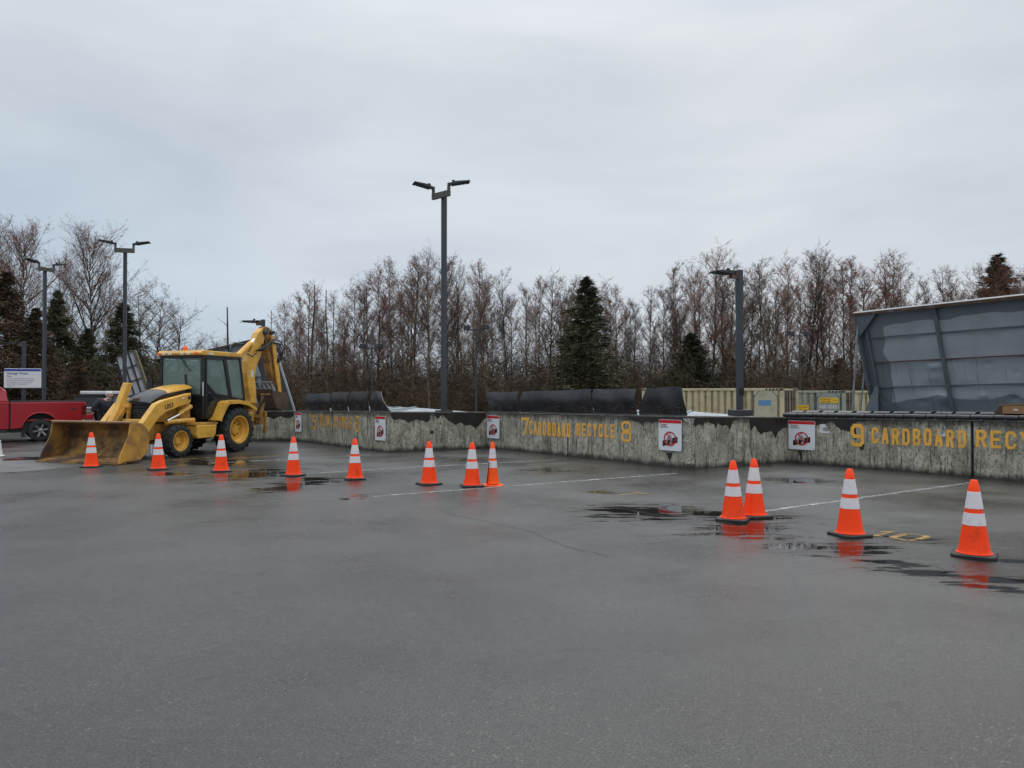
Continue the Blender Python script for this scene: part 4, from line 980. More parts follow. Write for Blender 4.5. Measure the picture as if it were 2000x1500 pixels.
# ------------------------------------------------------------------ traffic cones
def make_cone(slim=False):
    o = thing('traffic_cone', 'cone', 'traffic cone', (0, 0, 0), 0, 'orange traffic cones across the lot')
    Hc = .72; zb = .035; rb = .105 if slim else .138; rt = .03 if slim else .036; body = M_orange2 if slim else M_orange
    rad = lambda z: rb+(rt-rb)*(z-zb)/(Hc-zb)
    m = MB()
    prof = [(rad(zb)*1.08, zb-.004), (rad(zb)*1.03, zb+.01)]+[(rad(z), z) for z in (.08, .2, .3, .45, .6, Hc-.05)]+[(rad(Hc-.05)*.88, Hc-.043), (rt*.86, Hc-.006), (rt*.7, Hc)]
    m.lathe(prof, 36); m.build('cone_body', body, o, smooth=True, auto=True)
    for (z0, z1) in ((Hc*.63, Hc*.848), (Hc*.415, Hc*.57)):
        m = MB(); m.lathe([(rad(z0)+.0005, z0-.001), (rad(z0)+.003, z0), (rad(z1)+.003, z1), (rad(z1)+.0005, z1+.001)], 36); m.build('reflective_band', M_band, o, smooth=True, auto=True)
    hw = .165 if slim else .185; m = MB()
    pts = []; c = .05
    for (sx, sy) in ((1, -1), (1, 1), (-1, 1), (-1, -1)):
        a = (sx*hw, sy*(hw-c)) ; b = (sx*(hw-c), sy*hw)
        pts += [a, b] if sx*sy > 0 else [b, a]
    z1 = .018 if slim else .034
    n = len(pts); vs = [(x, y, 0.002) for x, y in pts]+[(x, y, z1*.75) for x, y in pts]+[(x*.95, y*.95, z1) for x, y in pts]
    m.add(vs, [tuple(range(n-1, -1, -1)), tuple(range(2*n, 3*n))]+[(k*n+i, k*n+(i+1) % n, (k+1)*n+(i+1) % n, (k+1)*n+i) for k in (0, 1) for i in range(n)])
    m.build('base', body if slim else M_cbase, o)
    if not slim:
        m = MB(); m.lathe([(rb*1.05, z1-.002), (rb*1.13, z1+.001), (rb*1.11, z1+.006), (rb*1.04, z1+.007)], 36); m.build('foot_ring', M_orange, o, smooth=True)
    return o
proto = make_cone(); first = True
CONES = [(178, 912.5, 5, 'leftmost orange cone, in front of the wide loader bucket'), (309, 917, 40, 'orange cone in front of the near front wheel of the backhoe'),
         (432, 921, 20, 'orange cone in front of the big rear wheel of the backhoe'), (573, 929, 50, 'orange cone at the puddle right of the backhoe, fourth from the left'),
         (693, 936, 15, 'orange cone in front of the metal recycle corner, fifth from the left'), (838, 946, 35, 'lone orange cone in front of the short wall under the middle lamp post'),
         (922, 950, 10, 'black based orange cone standing left of the slim cone'), (1432, 1016, 62, 'left cone of the touching pair near the long puddle'),
         (1473, 1009, 20, 'right and farther cone of the touching pair near the long puddle'), (1660, 1046, 18, 'orange cone beside the painted yellow 10'),
         (1903, 1086, 55, 'nearest and rightmost orange cone')]
for px, py, rz, lab in CONES:
    g = G(px, py)
    if first: proto.location = (g.x, g.y, .0); proto.rotation_euler = (0, 0, R(rz)); proto['label'] = lab; first = False
    else: dup(proto, (g.x, g.y, 0), R(rz), label=lab)
sc_ = make_cone(True); g = G(962, 948); sc_.location = (g.x, g.y, 0); sc_.rotation_euler = (0, 0, R(25)); sc_['label'] = 'slim cone with an orange base between the black based cone and the white line'
m = MB(); m.tube([(-.112, -.03, .05), (-.085, -.055, .40)], .008, 6); m.build('black_scuff', M_ink, sc_)
# white marker at the left edge
g = G(-13, 892); o = thing('white_barrel', 'white tapered marker cut by the left picture edge', 'traffic marker', (g.x, g.y, 0))
m = MB(); m.lathe([(.20, 0), (.19, .03), (.15, .38), (.11, .42), (.06, .44)], 24); m.build('barrel_body', M_white, o, smooth=True, auto=True)
m = MB(); m.lathe([(.23, 0.002), (.24, .02), (.205, .03)], 24); m.build('barrel_foot', M_white, o)

# ------------------------------------------------------------------ cardboard boxes on the wall
uB = W9.u(1985); zB = W9.top(uB)+.12
o = thing('cardboard_box', 'flattened brown cardboard box on the folded flaps at the right edge', 'cardboard box', W9.w(W9.u(1952), .12, zB), W9.rz+R(4))
m = MB(); m.box(0, .95, 0, .45, 0, .15); m.build('box_body', M_box, o, bevel=.004)
m = MB(); m.box(-.02, .6, -.01, .4, .153, .16, Matrix.Rotation(R(-3), 4, 'Y')); m.build('box_flap', M_box, o)
m = MB(); m.box(.17, .24, -.003, -.0005, .06, .085); m.build('box_label', M_white, o)
o = thing('cardboard_sheet', 'dark wet cardboard sheet leaning left of the brown box', 'cardboard', W9.w(W9.u(1926), .25, zB-.02), W9.rz)
m = MB(); m.hexa([(0, 0, 0), (.75, .02, .02), (.75, .4, .02), (0, .4, 0)], [(.12, 0, .15), (.8, .02, .19), (.8, .4, .20), (.15, .4, .16)]); m.build('sheet_body', M_boxd, o)
m = MB(); m.hexa([(.10, -.02, .16), (.8, -.02, .20), (.8, .42, .21), (.1, .42, .17)], [(.10, -.02, .17), (.8, -.02, .21), (.8, .42, .22), (.1, .42, .18)]); m.build('sheet_flap', M_box, o)
# plank below the loader bucket
a = G(82, 901); b = G(236, 904); d = b-a
o = thing('wooden_plank', 'pale wooden plank lying in front of the loader bucket edge', 'plank', a, math.atan2(d.y, d.x)); m = MB(); m.box(0, d.length, -.05, .05, .004, .035); m.build('plank_board', M_wood, o, bevel=.004)
m = MB(); m.box(.05, d.length-.2, .065, .15, .004, .03); m.build('plank_board', M_wood, o, bevel=.004)

# ------------------------------------------------------------------ backhoe loader
n_ = math.hypot(.34, .94); hd = Vector((-.34/n_, -.94/n_, 0))
BH = thing('backhoe_loader', 'yellow backhoe loader with a wide rusty front bucket and raised rear arm', 'backhoe loader', (-7.98, 20.36, 0), math.atan2(hd.y, hd.x))
def part(name, mat, fn, parent=None, **kw):
    m = MB(); fn(m); return m.build(name, mat, parent or BH, **kw)
part('chassis', M_yelw, lambda m: (m.box(-1.0, 2.35, -.27, .27, .42, .80), m.box(2.3, 2.5, -.36, .36, .42, .84), m.box(-1.18, -.95, -.45, .45, .45, 1.0)), bevel=.015)
part('underbody', M_blk, lambda m: (m.box(.5, 1.6, -.42, .42, .36, .9), m.box(-.9, .5, -.40, .40, .42, 1.0)))
part('front_axle', M_yelw, lambda m: (m.tube([(1.9, -.55, .39), (1.9, .55, .39)], .09, 12), m.box(1.75, 2.05, -.2, .2, .3, .5)), bevel=.01)
part('rear_axle', M_yelw, lambda m: m.tube([(0, -.6, .56), (0, .6, .56)], .13, 12))
hood_lo = [(1.2, 1.10), (2.44, 1.10), (2.45, 1.30)]
part('engine_cover', M_yelw, lambda m: m.box(1.15, 2.40, -.36, .36, .84, 1.22), bevel=.01)
def hood(m, prof, hw):
    # domed hood: cross sections along x
    secs = []
    for (x, ze, zc) in prof:
        secs.append([(x, -hw, ze-.16), (x, -hw, ze), (x, -hw*.85, ze+(zc-ze)*.55), (x, -hw*.4, zc), (x, hw*.4, zc), (x, hw*.85, ze+(zc-ze)*.55), (x, hw, ze), (x, hw, ze-.16)])
    n = 8; vs = [p for s in secs for p in s]; k = len(secs)
    m.add(vs, [(i*n+j, i*n+(j+1) % n, (i+1)*n+(j+1) % n, (i+1)*n+j) for i in range(k-1) for j in range(n)]+[tuple(range(n)), tuple(range(k*n-1, (k-1)*n-1, -1))])
part('hood', M_yel, lambda m: hood(m, [(1.12, 1.66, 1.75), (1.5, 1.61, 1.71), (1.92, 1.53, 1.62)], .40), smooth=True, auto=True)
part('hood_nose', M_blkg, lambda m: hood(m, [(1.925, 1.527, 1.615), (2.2, 1.44, 1.53), (2.40, 1.33, 1.40), (2.47, 1.29, 1.33)], .40), smooth=True, auto=True)
for s in (-1, 1):
    part('hood_side_panel', M_blkg, lambda m: m.prism([(1.14, 1.49), (2.44, 1.14), (2.455, 1.29), (2.3, 1.37), (1.9, 1.52), (1.14, 1.645)], s*.402, s*.412))
    part('red_stripe', simple('stripe_red', (.22, .06, .07), .4), lambda m: m.prism([(1.16, 1.535), (2.42, 1.195), (2.42, 1.215), (1.16, 1.56)], s*.413, s*.416))
part('decal', M_gal, lambda m: m.prism([(2.05, -.10), (2.32, -.16), (2.32, .05), (2.08, .08)], 0, .0), bevel=0) if False else None
def grille(m):
    m.box(2.40, 2.47, -.385, .385, .80, 1.27)
    for k in range(7): m.box(2.471, 2.492, -.34, .34, .84+k*.058, .865+k*.058)
part('grille', M_blk, grille, bevel=.006)
part('number_plate', M_white, lambda m: m.box(2.60, 2.62, .30, .60, .12, .34))
# loader towers and arms
arm = [(1.44, 1.53), (2.30, 1.36), (2.52, 1.28), (3.02, .74), (3.16, .52), (3.04, .38), (2.86, .52), (2.62, .78), (2.42, .98), (2.22, 1.09), (1.44, 1.31)]
for s in (-1, 1):
    y0, y1 = (s*.50, s*.66) if s > 0 else (-.66, -.50)
    a_ = part('loader_arm', M_yel, lambda m: m.prism(arm, min(y0, y1), max(y0, y1)), bevel=.012)
    if s > 0:
        textmesh('machine_number', 'L053', .15, M_ink, a_, Matrix.Translation((2.27, y1+.004, 1.15)) @ Matrix.Rotation(R(180), 4, 'Z') @ Matrix.Rotation(R(-11), 4, 'Y') @ UPR, width=.27, bold=.003)
        m = MB(); m.box(1.66, 1.74, .662, .665, 1.38, 1.43); m.build('sticker', M_lamp, a_)
    part('loader_tower', M_yelw, lambda m: (m.prism([(1.25, .62), (1.62, .62), (1.58, 1.42), (1.40, 1.52), (1.30, 1.42)], s*.40 if s > 0 else -.49, .49 if s > 0 else -.40)), bevel=.01)
    yc = s*.56
    part('lift_cylinder', M_yel, lambda m: m.tube([(1.25, yc, .86), (2.12, yc, .84)], .065, 12), smooth=True, auto=True)
    part('cylinder_rod', M_chrome, lambda m: m.tube([(1.72, yc+.02*s, 1.02), (2.12, yc+.02*s, .87)], .035, 10), smooth=True, auto=True)
    part('tilt_cylinder', M_yel, lambda m: m.tube([(1.34, yc, 1.20), (1.73, yc, 1.02)], .06, 12), smooth=True, auto=True)
    part('arm_pin', M_dark, lambda m: (m.tube([(1.5, s*.47, 1.42), (1.5, s*.69, 1.42)], .045, 10), m.tube([(3.0, s*.46, .58), (3.0, s*.70, .58)], .05, 10)))
part('cross_tube', M_yelw, lambda m: m.tube([(2.62, -.52, .86), (2.62, .52, .86)], .07, 10))
# self-levelling lever standing up on the far side
part('tilt_lever', M_yel, lambda m: m.prism([(2.80, .70), (2.92, .80), (2.68, 1.22), (2.43, 1.78), (2.27, 1.76), (2.50, 1.18)], -.47, -.31), bevel=.02)
part('tilt_link', M_yelw, lambda m: (m.bar((2.45, -.28, 1.30), (2.9, -.28, .72), .10, .08), m.tube([(2.52, -.48, 1.2), (2.52, -.14, 1.2)], .06, 10), m.bar((2.5, -.18, 1.30), (2.55, -.18, .82), .07, .07)))
# front bucket
YB0, YB1 = -1.27, .98
bprof = [(3.60, .885), (3.30, .865), (3.14, .72), (3.10, .48), (3.16, .24), (3.34, .09), (3.92, .035)]
def shell(m):
    inner = [(x+(.045 if x < 3.5 else 0), z-(.03 if z > .7 else -.035)) for x, z in bprof]
    inner[0] = (3.60, .862); inner[-1] = (3.92, .055)
    n = len(bprof)
    for i in range(n-1):
        a, b, c, d = bprof[i], bprof[i+1], inner[i+1], inner[i]
        m.hexa([(a[0], YB0, a[1]), (b[0], YB0, b[1]), (c[0], YB0, c[1]), (d[0], YB0, d[1])], [(a[0], YB1, a[1]), (b[0], YB1, b[1]), (c[0], YB1, c[1]), (d[0], YB1, d[1])])
bk = part('front_bucket', M_rustb, shell)
side = [(3.60, .89), (3.29, .87), (3.12, .72), (3.08, .48), (3.14, .22), (3.33, .07), (3.93, .03), (3.86, .22), (3.66, .56)]
part('bucket_side_plate', M_yelw, lambda m: m.prism(side, YB1+.001, YB1+.035), bk, bevel=.006)
part('bucket_side_plate', M_rustb, lambda m: m.prism(side, YB0-.035, YB0-.001), bk, bevel=.006)
part('side_cutter', M_yelw, lambda m: m.prism([(3.92, .02), (3.87, .24), (3.72, .55), (3.62, .50), (3.60, .10)], YB1+.036, YB1+.055), bk, bevel=.004)
part('bucket_lip', M_lip, lambda m: m.box(3.56, 3.625, YB0-.035, YB1+.035, .888, .915), bk, bevel=.006)
part('cutting_edge', M_rustb, lambda m: m.box(3.70, 4.0, YB0-.03, YB1+.03, .008, .034), bk)
part('stiffener', M_yelw, lambda m: m.box(3.02, 3.10, YB0+.3, YB1-.3, .30, .62), bk)
# wheels
def wheel(name, x, y, r, wdt, rim, lugs, s):
    o = bpy.data.objects.new(name, None)
    m = MB(); T = Matrix.Translation((x, y, r)) @ Matrix.Rotation(R(-90)*s, 4, 'X')
    hw = wdt/2
    prof = [(rim, -hw*.80), (rim*1.10, -hw*.98), (r*.80, -hw*1.0), (r*.93, -hw*.90), (r*.955, -hw*.6), (r*.955, hw*.6), (r*.93, hw*.90), (r*.80, hw*1.0), (rim*1.10, hw*.98), (rim, hw*.80)]
    m.lathe(prof, 40, T, close=True)
    for k in range(lugs):
        for sd in (-1, 1):
            a = 2*math.pi*(k+(.5 if sd > 0 else 0))/lugs; a2 = a+.16
            def pt(rr, ang, z): return T @ Vector((rr*math.cos(ang), rr*math.sin(ang), z))
            da = .055 if r > .5 else .07
            z0, z1 = sd*hw*.02, sd*hw*1.0
            q0 = [pt(r*.94, a-da, z0), pt(r*.94, a+da, z0), pt(r*1.0, a+da*.8, z0), pt(r*1.0, a-da*.8, z0)]
            q1 = [pt(r*.86, a2-da, z1), pt(r*.86, a2+da, z1), pt(r*.975, a2+da*.8, z1*.99), pt(r*.975, a2-da*.8, z1*.99)]
            m.hexa(q0, q1)
    tyre = m.build(name, M_rub, BH, smooth=False)
    m = MB()
    m.lathe([(rim*1.06, hw*.86), (rim*1.06, hw*.92), (rim*.97, hw*.92), (rim*.93, hw*.5), (rim*.80, hw*.35), (rim*.76, hw*.05), (rim*.40, hw*.12), (rim*.36, hw*.30), (rim*.10, hw*.32)], 36, T, cap0=False)
    rm = m.build('rim', M_yel, tyre, smooth=True, auto=True)
    m = MB()
    for k in range(8):
        a = 2*math.pi*k/8; c = rim*.48; p = Vector((c*math.cos(a), c*math.sin(a), hw*.10)); q = Vector((c*math.cos(a), c*math.sin(a), hw*.20)); m.tube([T @ p, T @ q], rim*.055, 8)
    m.build('wheel_nuts', M_ink, tyre)
    return tyre
wheel('front_wheel', 1.9, .66, .39, .30, .235, 16, 1); wheel('front_wheel', 1.9, -.66, .39, .30, .235, 16, -1)
wheel('rear_wheel', 0, .73, .58, .44, .345, 20, 1); wheel('rear_wheel', 0, -.73, .58, .44, .345, 20, -1)
# fenders
fp = [(.76, .84), (.70, .96), (.52, 1.27), (.40, 1.335), (.0, 1.35), (-.35, 1.29), (-.70, 1.12)]
def fender(m, y0, y1):
    for i in range(len(fp)-1):
        (x0, z0), (x1, z1) = fp[i], fp[i+1]; d = Vector((x1-x0, z1-z0)).normalized(); nx, nz = d.y*.035, -d.x*.035
        m.hexa([(x0, y0, z0), (x1, y0, z1), (x1-nx, y0, z1-nz), (x0-nx, y0, z0-nz)], [(x0, y1, z0), (x1, y1, z1), (x1-nx, y1, z1-nz), (x0-nx, y1, z0-nz)])
    m.prism([(.76, .84), (.70, .96), (.52, 1.27), (.40, 1.335), (.0, 1.35), (-.35, 1.29), (-.70, 1.12), (-.68, 1.04), (-.33, 1.20), (0, 1.25), (.36, 1.24), (.44, 1.20), (.62, .93), (.68, .80)], y1 if y1 > 0 else y0-.02, (y1+.02) if y1 > 0 else y0)
part('fender', M_yel, lambda m: fender(m, .56, .92), bevel=.006); part('fender', M_yel, lambda m: fender(m, -.92, -.56), bevel=.006)
for s in (-1, 1):
    part('side_tank', M_yel, lambda m: (m.prism([(.80, .50), (.88, .42), (1.42, .42), (1.46, .50), (1.46, .74), (.76, .74)], .46 if s > 0 else -.86, .86 if s > 0 else -.46)), bevel=.02)
    part('step', M_yelw, lambda m: (m.box(.60, .74, s*.50 if s > 0 else -.86, .86 if s > 0 else -.50, .44, .47), m.box(.70, 1.5, .46 if s > 0 else -.84, .84 if s > 0 else -.46, .745, .80)), bevel=.006)
# cab
XF, XR, YW = 1.04, -.50, .66
cab_side = [(1.06, .92), (1.06, 2.47), (-.33, 2.47), (-.52, 1.28), (-.1, 1.36), (.42, 1.36), (.55, 1.26), (.74, .92)]
def frame_bars(m):
    for s in (-1, 1):
        y = s*YW
        for a, b, wd in [((1.04, y*.98, .95), (1.02, y*.98, 2.47), .075), ((.26, y, 2.47), (.02, y, 1.38), .06), ((-.32, y*.97, 2.47), (-.52, y*.97, 1.25), .065), ((1.03, y, 2.45), (-.32, y, 2.45), .06), ((.98, y, 1.75), (.72, y, 1.50), .05), ((.72, y, 1.50), (-.5, y, 1.33), .06)]:
            m.bar(a, b, wd, wd)
    for x, z in ((1.03, 2.44), (1.06, 1.45), (-.33, 2.45), (-.50, 1.30)): m.bar((x, -YW, z), (x, YW, z), .06)
part('cab_frame', M_blk, frame_bars)
part('cab_lower_body', M_blk, lambda m: (m.prism([(1.07, .90), (1.07, 1.48), (.72, 1.47), (.05, 1.34), (-.5, 1.30), (-.5, 1.0), (.50, 1.0), (.62, .90)], YW-.05, YW-.01), m.prism([(1.07, .90), (1.07, 1.48), (.72, 1.47), (.05, 1.34), (-.5, 1.30), (-.5, 1.0), (.50, 1.0), (.62, .90)], -YW+.01, -YW+.05), m.box(1.0, 1.06, -.64, .64, .9, 1.46), m.box(-.5, 1.05, -.6, .6, .88, 1.0), m.box(-.54, -.5, -.6, .6, .95, 1.28)))
gl = part('door', M_blk, lambda m: (m.bar((.96, YW+.012, .93), (.95, YW+.012, 2.40), .05), m.bar((.95, YW+.012, 2.40), (.31, YW+.012, 2.40), .05), m.bar((.31, YW+.012, 2.40), (.08, YW+.012, 1.42), .05), m.bar((.08, YW+.012, 1.42), (.62, YW+.012, 1.50), .05), m.bar((.62, YW+.012, 1.50), (.93, YW+.012, 1.76), .05), m.prism([(.94, .95), (.94, 1.72), (.64, 1.47), (.50, 1.44), (.50, 1.30), (.66, .95)], YW+.0, YW+.012)))
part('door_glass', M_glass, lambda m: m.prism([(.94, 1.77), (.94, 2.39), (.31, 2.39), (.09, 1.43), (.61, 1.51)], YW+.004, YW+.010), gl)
part('lower_glass', M_glassd, lambda m: m.prism([(.62, 1.0), (.88, 1.0), (.88, 1.55), (.66, 1.40)], YW+.0125, YW+.016), gl)
part('door_handle', M_dark, lambda m: m.box(.78, .90, YW+.014, YW+.04, 1.52, 1.56), gl)
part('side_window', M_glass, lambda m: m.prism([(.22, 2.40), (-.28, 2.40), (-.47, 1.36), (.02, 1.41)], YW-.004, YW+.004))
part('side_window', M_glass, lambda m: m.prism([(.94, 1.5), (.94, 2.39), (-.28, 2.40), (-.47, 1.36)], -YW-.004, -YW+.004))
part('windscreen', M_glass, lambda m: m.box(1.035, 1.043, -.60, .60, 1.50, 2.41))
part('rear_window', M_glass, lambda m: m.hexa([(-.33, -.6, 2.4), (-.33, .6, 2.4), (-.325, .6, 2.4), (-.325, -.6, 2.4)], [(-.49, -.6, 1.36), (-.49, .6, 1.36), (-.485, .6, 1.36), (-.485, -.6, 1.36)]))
part('windscreen_divider', M_blk, lambda m: m.bar((1.055, .18, 1.47), (1.05, .12, 2.0), .035))
part('wiper', M_blk, lambda m: m.tube([(1.065, -.02, 2.40), (1.07, .30, 2.08)], .012, 6))
part('grab_bar', M_chrome, lambda m: m.tube([(1.10, YW+.06, 1.46), (1.09, YW+.06, 1.80)], .018, 8))
part('dash_column', M_blk, lambda m: (m.box(.72, 1.0, -.22, .22, 1.0, 1.62), m.tube([(.70, 0, 1.6), (.55, 0, 1.72)], .03, 8)))
part('seat', M_seat, lambda m: (m.box(.0, .5, -.25, .25, 1.15, 1.32), m.box(-.12, .03, -.24, .24, 1.3, 1.95)), bevel=.04)
part('steering_wheel', M_blk, lambda m: m.lathe([(.17, 0), (.19, .012), (.19, -.012)], 24, Matrix.Translation((.55, 0, 1.74)) @ Matrix.Rotation(R(-40), 4, 'Y'), close=True))
part('cab_roof', M_yel, lambda m: m.prism([(1.13, 2.475), (1.15, 2.53), (1.08, 2.60), (-.30, 2.585), (-.42, 2.54), (-.42, 2.475)], -.70, .70), bevel=.02)
part('roof_lining', M_blk, lambda m: m.box(-.36, 1.08, -.66, .66, 2.44, 2.474))
for yy in (-.47, -.27, .10, .30):
    part('work_light', M_lamp, lambda m: m.box(1.15, 1.165, yy-.06, yy+.06, 2.487, 2.545), bevel=.006)
for yy in (-.64, .56): part('indicator', M_amber, lambda m: m.box(1.148, 1.168, yy-.055, yy+.055, 2.487, 2.545), bevel=.006)
part('work_light', M_lamp, lambda m: m.box(.72, .90, .70, .715, 2.49, 2.54), bevel=.004)
part('beacon', M_amber, lambda m: m.lathe([(.055, 2.62), (.062, 2.64), (.06, 2.72), (.045, 2.745), (.02, 2.75)], 16, Matrix.Translation((.55, -.35, 0))), smooth=True, auto=True)
part('beacon_base', M_dark, lambda m: m.lathe([(.065, 2.59), (.065, 2.62)], 16, Matrix.Translation((.55, -.35, 0))))
part('mirror', M_blk, lambda m: (m.bar((1.05, -.70, 2.3), (1.2, -.86, 2.2), .025), m.box(1.17, 1.20, -.98, -.80, 1.62, 1.90), m.bar((1.05, -.68, 1.75), (1.18, -.88, 1.75), .025)))
# rear frame, stabilisers
part('rear_frame', M_rusty, lambda m: (m.box(-1.35, -1.2, -.62, .62, .66, .86), m.box(-1.5, -1.34, -.20, .20, .50, 1.12)), bevel=.01)
for s in (-1, 1):
    part('stabiliser_leg', M_rusty, lambda m: (m.bar((-1.30, s*.55, .72), (-1.38, s*.62, 1.50), .09, .09), m.bar((-1.42, s*.62, .42), (-1.40, s*.66, 1.0), .07, .07), m.box(-1.50, -1.30, s*.66-.10, s*.66+.10, 1.47, 1.51)), bevel=.01)
    part('stabiliser_cylinder', M_dark, lambda m: m.tube([(-1.30, s*.45, .95), (-1.36, s*.72, 1.48)], .045, 10))
# boom
bo = [(-1.40, 1.00), (-1.46, 1.32), (-1.36, 1.72), (-1.30, 2.10), (-1.32, 2.42), (-1.46, 2.70), (-1.80, 3.26), (-1.98, 3.40), (-2.12, 3.34), (-2.08, 3.12), (-1.92, 2.62), (-1.74, 2.32), (-1.66, 1.96), (-1.72, 1.55), (-1.70, 1.0)]
bm = part('boom', M_yel, lambda m: m.prism(bo, -.10, .10), bevel=.012)
part('boom_label', M_white, lambda m: m.box(-1.58, -1.47, .102, .104, 1.98, 2.18), bm)
part('swing_post', M_rusty, lambda m: (m.box(-1.78, -1.34, -.14, .14, .62, 1.25), m.tube([(-1.55, 0, .5), (-1.55, 0, 1.3)], .10, 12)), bevel=.01)
part('boom_cylinder', M_yel, lambda m: m.tube([(-1.02, .02, 2.56), (-1.56, .02, 2.93)], .085, 14), smooth=True, auto=True)
part('cylinder_rod', M_chrome, lambda m: m.tube([(-1.55, .02, 2.925), (-2.02, .02, 3.27)], .05, 12), smooth=True, auto=True)
st = [(-1.98, 3.36), (-2.10, 3.46), (-2.28, 3.44), (-2.42, 3.28), (-2.50, 2.75), (-2.70, 1.95), (-2.77, 1.52), (-2.60, 1.48), (-2.46, 1.80), (-2.28, 2.40), (-2.14, 2.92)]
part('dipper_arm', M_rusty, lambda m: m.prism(st, -.11, .11), bevel=.012)
part('dipper_side_plate', M_yel, lambda m: m.prism([(-2.26, 3.2), (-2.38, 3.2), (-2.52, 2.7), (-2.70, 1.95), (-2.76, 1.5), (-2.64, 1.5), (-2.54, 1.85)], .14, .19), bevel=.006)
part('dipper_cylinder', M_yelw, lambda m: m.tube([(-2.34, 0, 3.34), (-2.64, 0, 2.45)], .06, 12), smooth=True, auto=True)
part('knuckle_pin', M_dark, lambda m: (m.tube([(-2.04, -.2, 3.28), (-2.04, .2, 3.28)], .06, 10), m.tube([(-2.32, -.18, 3.30), (-2.32, .24, 3.30)], .05, 10), m.tube([(-1.98, -.16, 2.9), (-1.98, .18, 2.9)], .06, 10)))
def hoses(m):
    rnd = random.Random(3)
    for k in range(6):
        y = .14+.02*k; a = Vector((-1.62-.03*k, y, 2.72)); b = Vector((-2.16-.05*k, y, 2.92+.05*k)); mid = (a+b)/2+Vector((0, .04, -.10+.16*rnd.random()))
        m.tube([a, a.lerp(mid, .5)+Vector((0, .02, .06)), mid, mid.lerp(b, .5)+Vector((0, .02, .04)), b], .016, 6)
    for k in range(3):
        y = .14+.03*k; m.tube([(-2.2, y, 3.0), (-2.52-.04*k, y+.05, 2.98), (-2.62-.05*k, y+.06, 2.7), (-2.5-.03*k, y+.03, 2.42)], .02, 6)
    m.tube([(-2.36, .2, 3.1), (-2.62, .26, 3.05), (-2.78, .25, 2.85), (-2.72, .2, 2.62)], .018, 6)
    m.tube([(-1.25, .16, 2.62), (-1.42, .2, 2.55), (-1.6, .18, 2.66)], .018, 6)
part('hydraulic_hoses', M_hose, hoses, smooth=True)
part('blue_hose', M_bhose, lambda m: m.tube([(-.95, -.2, 2.66), (-1.02, -.22, 2.86), (-1.14, -.22, 2.95), (-1.3, -.2, 2.94), (-1.52, -.16, 2.92)], .014, 6), smooth=True)
# rear bucket
rb = [(-2.12, 1.64), (-2.26, 1.30), (-2.38, 1.08), (-2.64, 1.0), (-2.90, 1.10), (-2.98, 1.32), (-2.84, 1.52), (-2.66, 1.54)]
rbk = part('rear_bucket', M_rustd, lambda m: m.prism(rb, -.30, .30), bevel=.01)
part('bucket_teeth', M_plat, lambda m: ([m.hexa([(-2.18, y-.03, 1.62), (-2.18, y+.03, 1.62), (-2.25, y+.03, 1.66), (-2.25, y-.03, 1.66)], [(-2.08, y-.015, 1.84), (-2.08, y+.015, 1.84), (-2.10, y+.015, 1.84), (-2.10, y-.015, 1.84)]) for y in (-.30, -.16, 0, .16, .30)], m.box(-2.26, -2.18, -.34, .34, 1.58, 1.66), m.box(-2.12, -2.07, -.34, .34, 1.83, 1.87)), rbk)
part('bucket_link', M_rustb, lambda m: (m.bar((-2.62, .14, 1.95), (-2.42, .14, 1.50), .05, .07), m.bar((-2.7, .13, 1.55), (-2.45, .13, 1.2), .05, .08)), rbk)

# ------------------------------------------------------------------ red pickup
ra = Vector((-14.87, 24.24, 0)); rr_ = Vector((ra.x, ra.y, 0)).normalized()
ang = math.atan2(rr_.y, rr_.x)+R(4)           # direction away from the camera = truck's lateral (right-hand side far)
lat = Vector((math.cos(ang), math.sin(ang), 0)); fw = Vector((-lat.y, lat.x, 0))     # forward = to the left of the picture
TK = thing('pickup_truck', 'red crew cab pickup with its tailgate down, cut by the left edge', 'pickup truck', ra, math.atan2(fw.y, fw.x))
# local: x forward, y = left side (towards the camera is +y), z up ; near wheel plane at y=0
def tpart(name, mat, fn, parent=None, **kw):
    m = MB(); fn(m); return m.build(name, mat, parent or TK, **kw)
RW = .35; WB = 3.3; YN, YF = .03, -1.70
def arch(cx, r, z0, n=10): return [(cx+r*math.cos(math.pi*k/n), z0+r*math.sin(math.pi*k/n)) for k in range(n+1)]
zsill = .40
side_bed = [(-1.22, 1.24), (-1.26, 1.18), (-1.18, .86), (-1.14, .60), (-.95, .56), (-.50, .50)]+[(x, z) for x, z in reversed(arch(0, .46, .42))]+[(.62, .42), (.80, .40), (.80, 1.22)]
side_bed = [(-1.22, 1.24), (-1.26, 1.18), (-1.18, .86), (-1.14, .66), (-.95, .60)]+[(-.46*math.cos(math.pi*k/10), .42+.46*math.sin(math.pi*k/10)) for k in range(11)]+[(.62, .42), (.80, .40), (.80, 1.22)]
def beds(m):
    for (a, b) in ((YN-.10, YN), (YF, YF+.10)): m.prism(side_bed, a, b)
    m.box(-1.15, .80, YF+.10, YN-.10, .62, .70); m.box(.74, .80, YF+.10, YN-.10, .70, 1.22)
body = tpart('cargo_bed', M_truck, beds, bevel=.02)
tpart('wheel_well', M_trim, lambda m: m.prism([(-1.0, .42), (-1.0, .66), (-.5, .96), (.55, .96), (.72, .9), (.72, .42)], YF+.12, YN-.28), body)
tpart('arch_liner', M_trim, lambda m: m.add([(r_*-math.cos(math.pi*k/16), y_, .42+r_*math.sin(math.pi*k/16)) for k in range(17) for r_, y_ in ((.455, YN-.002), (.455, YN-.30))], [(2*k, 2*k+1, 2*k+3, 2*k+2) for k in range(16)]), body)
tpart('bed_rail', M_trim, lambda m: (m.box(-1.22, .80, YN-.10, YN-.01, 1.243, 1.27), m.box(-1.22, .80, YF+.01, YF+.10, 1.243, 1.27)), body, bevel=.006)
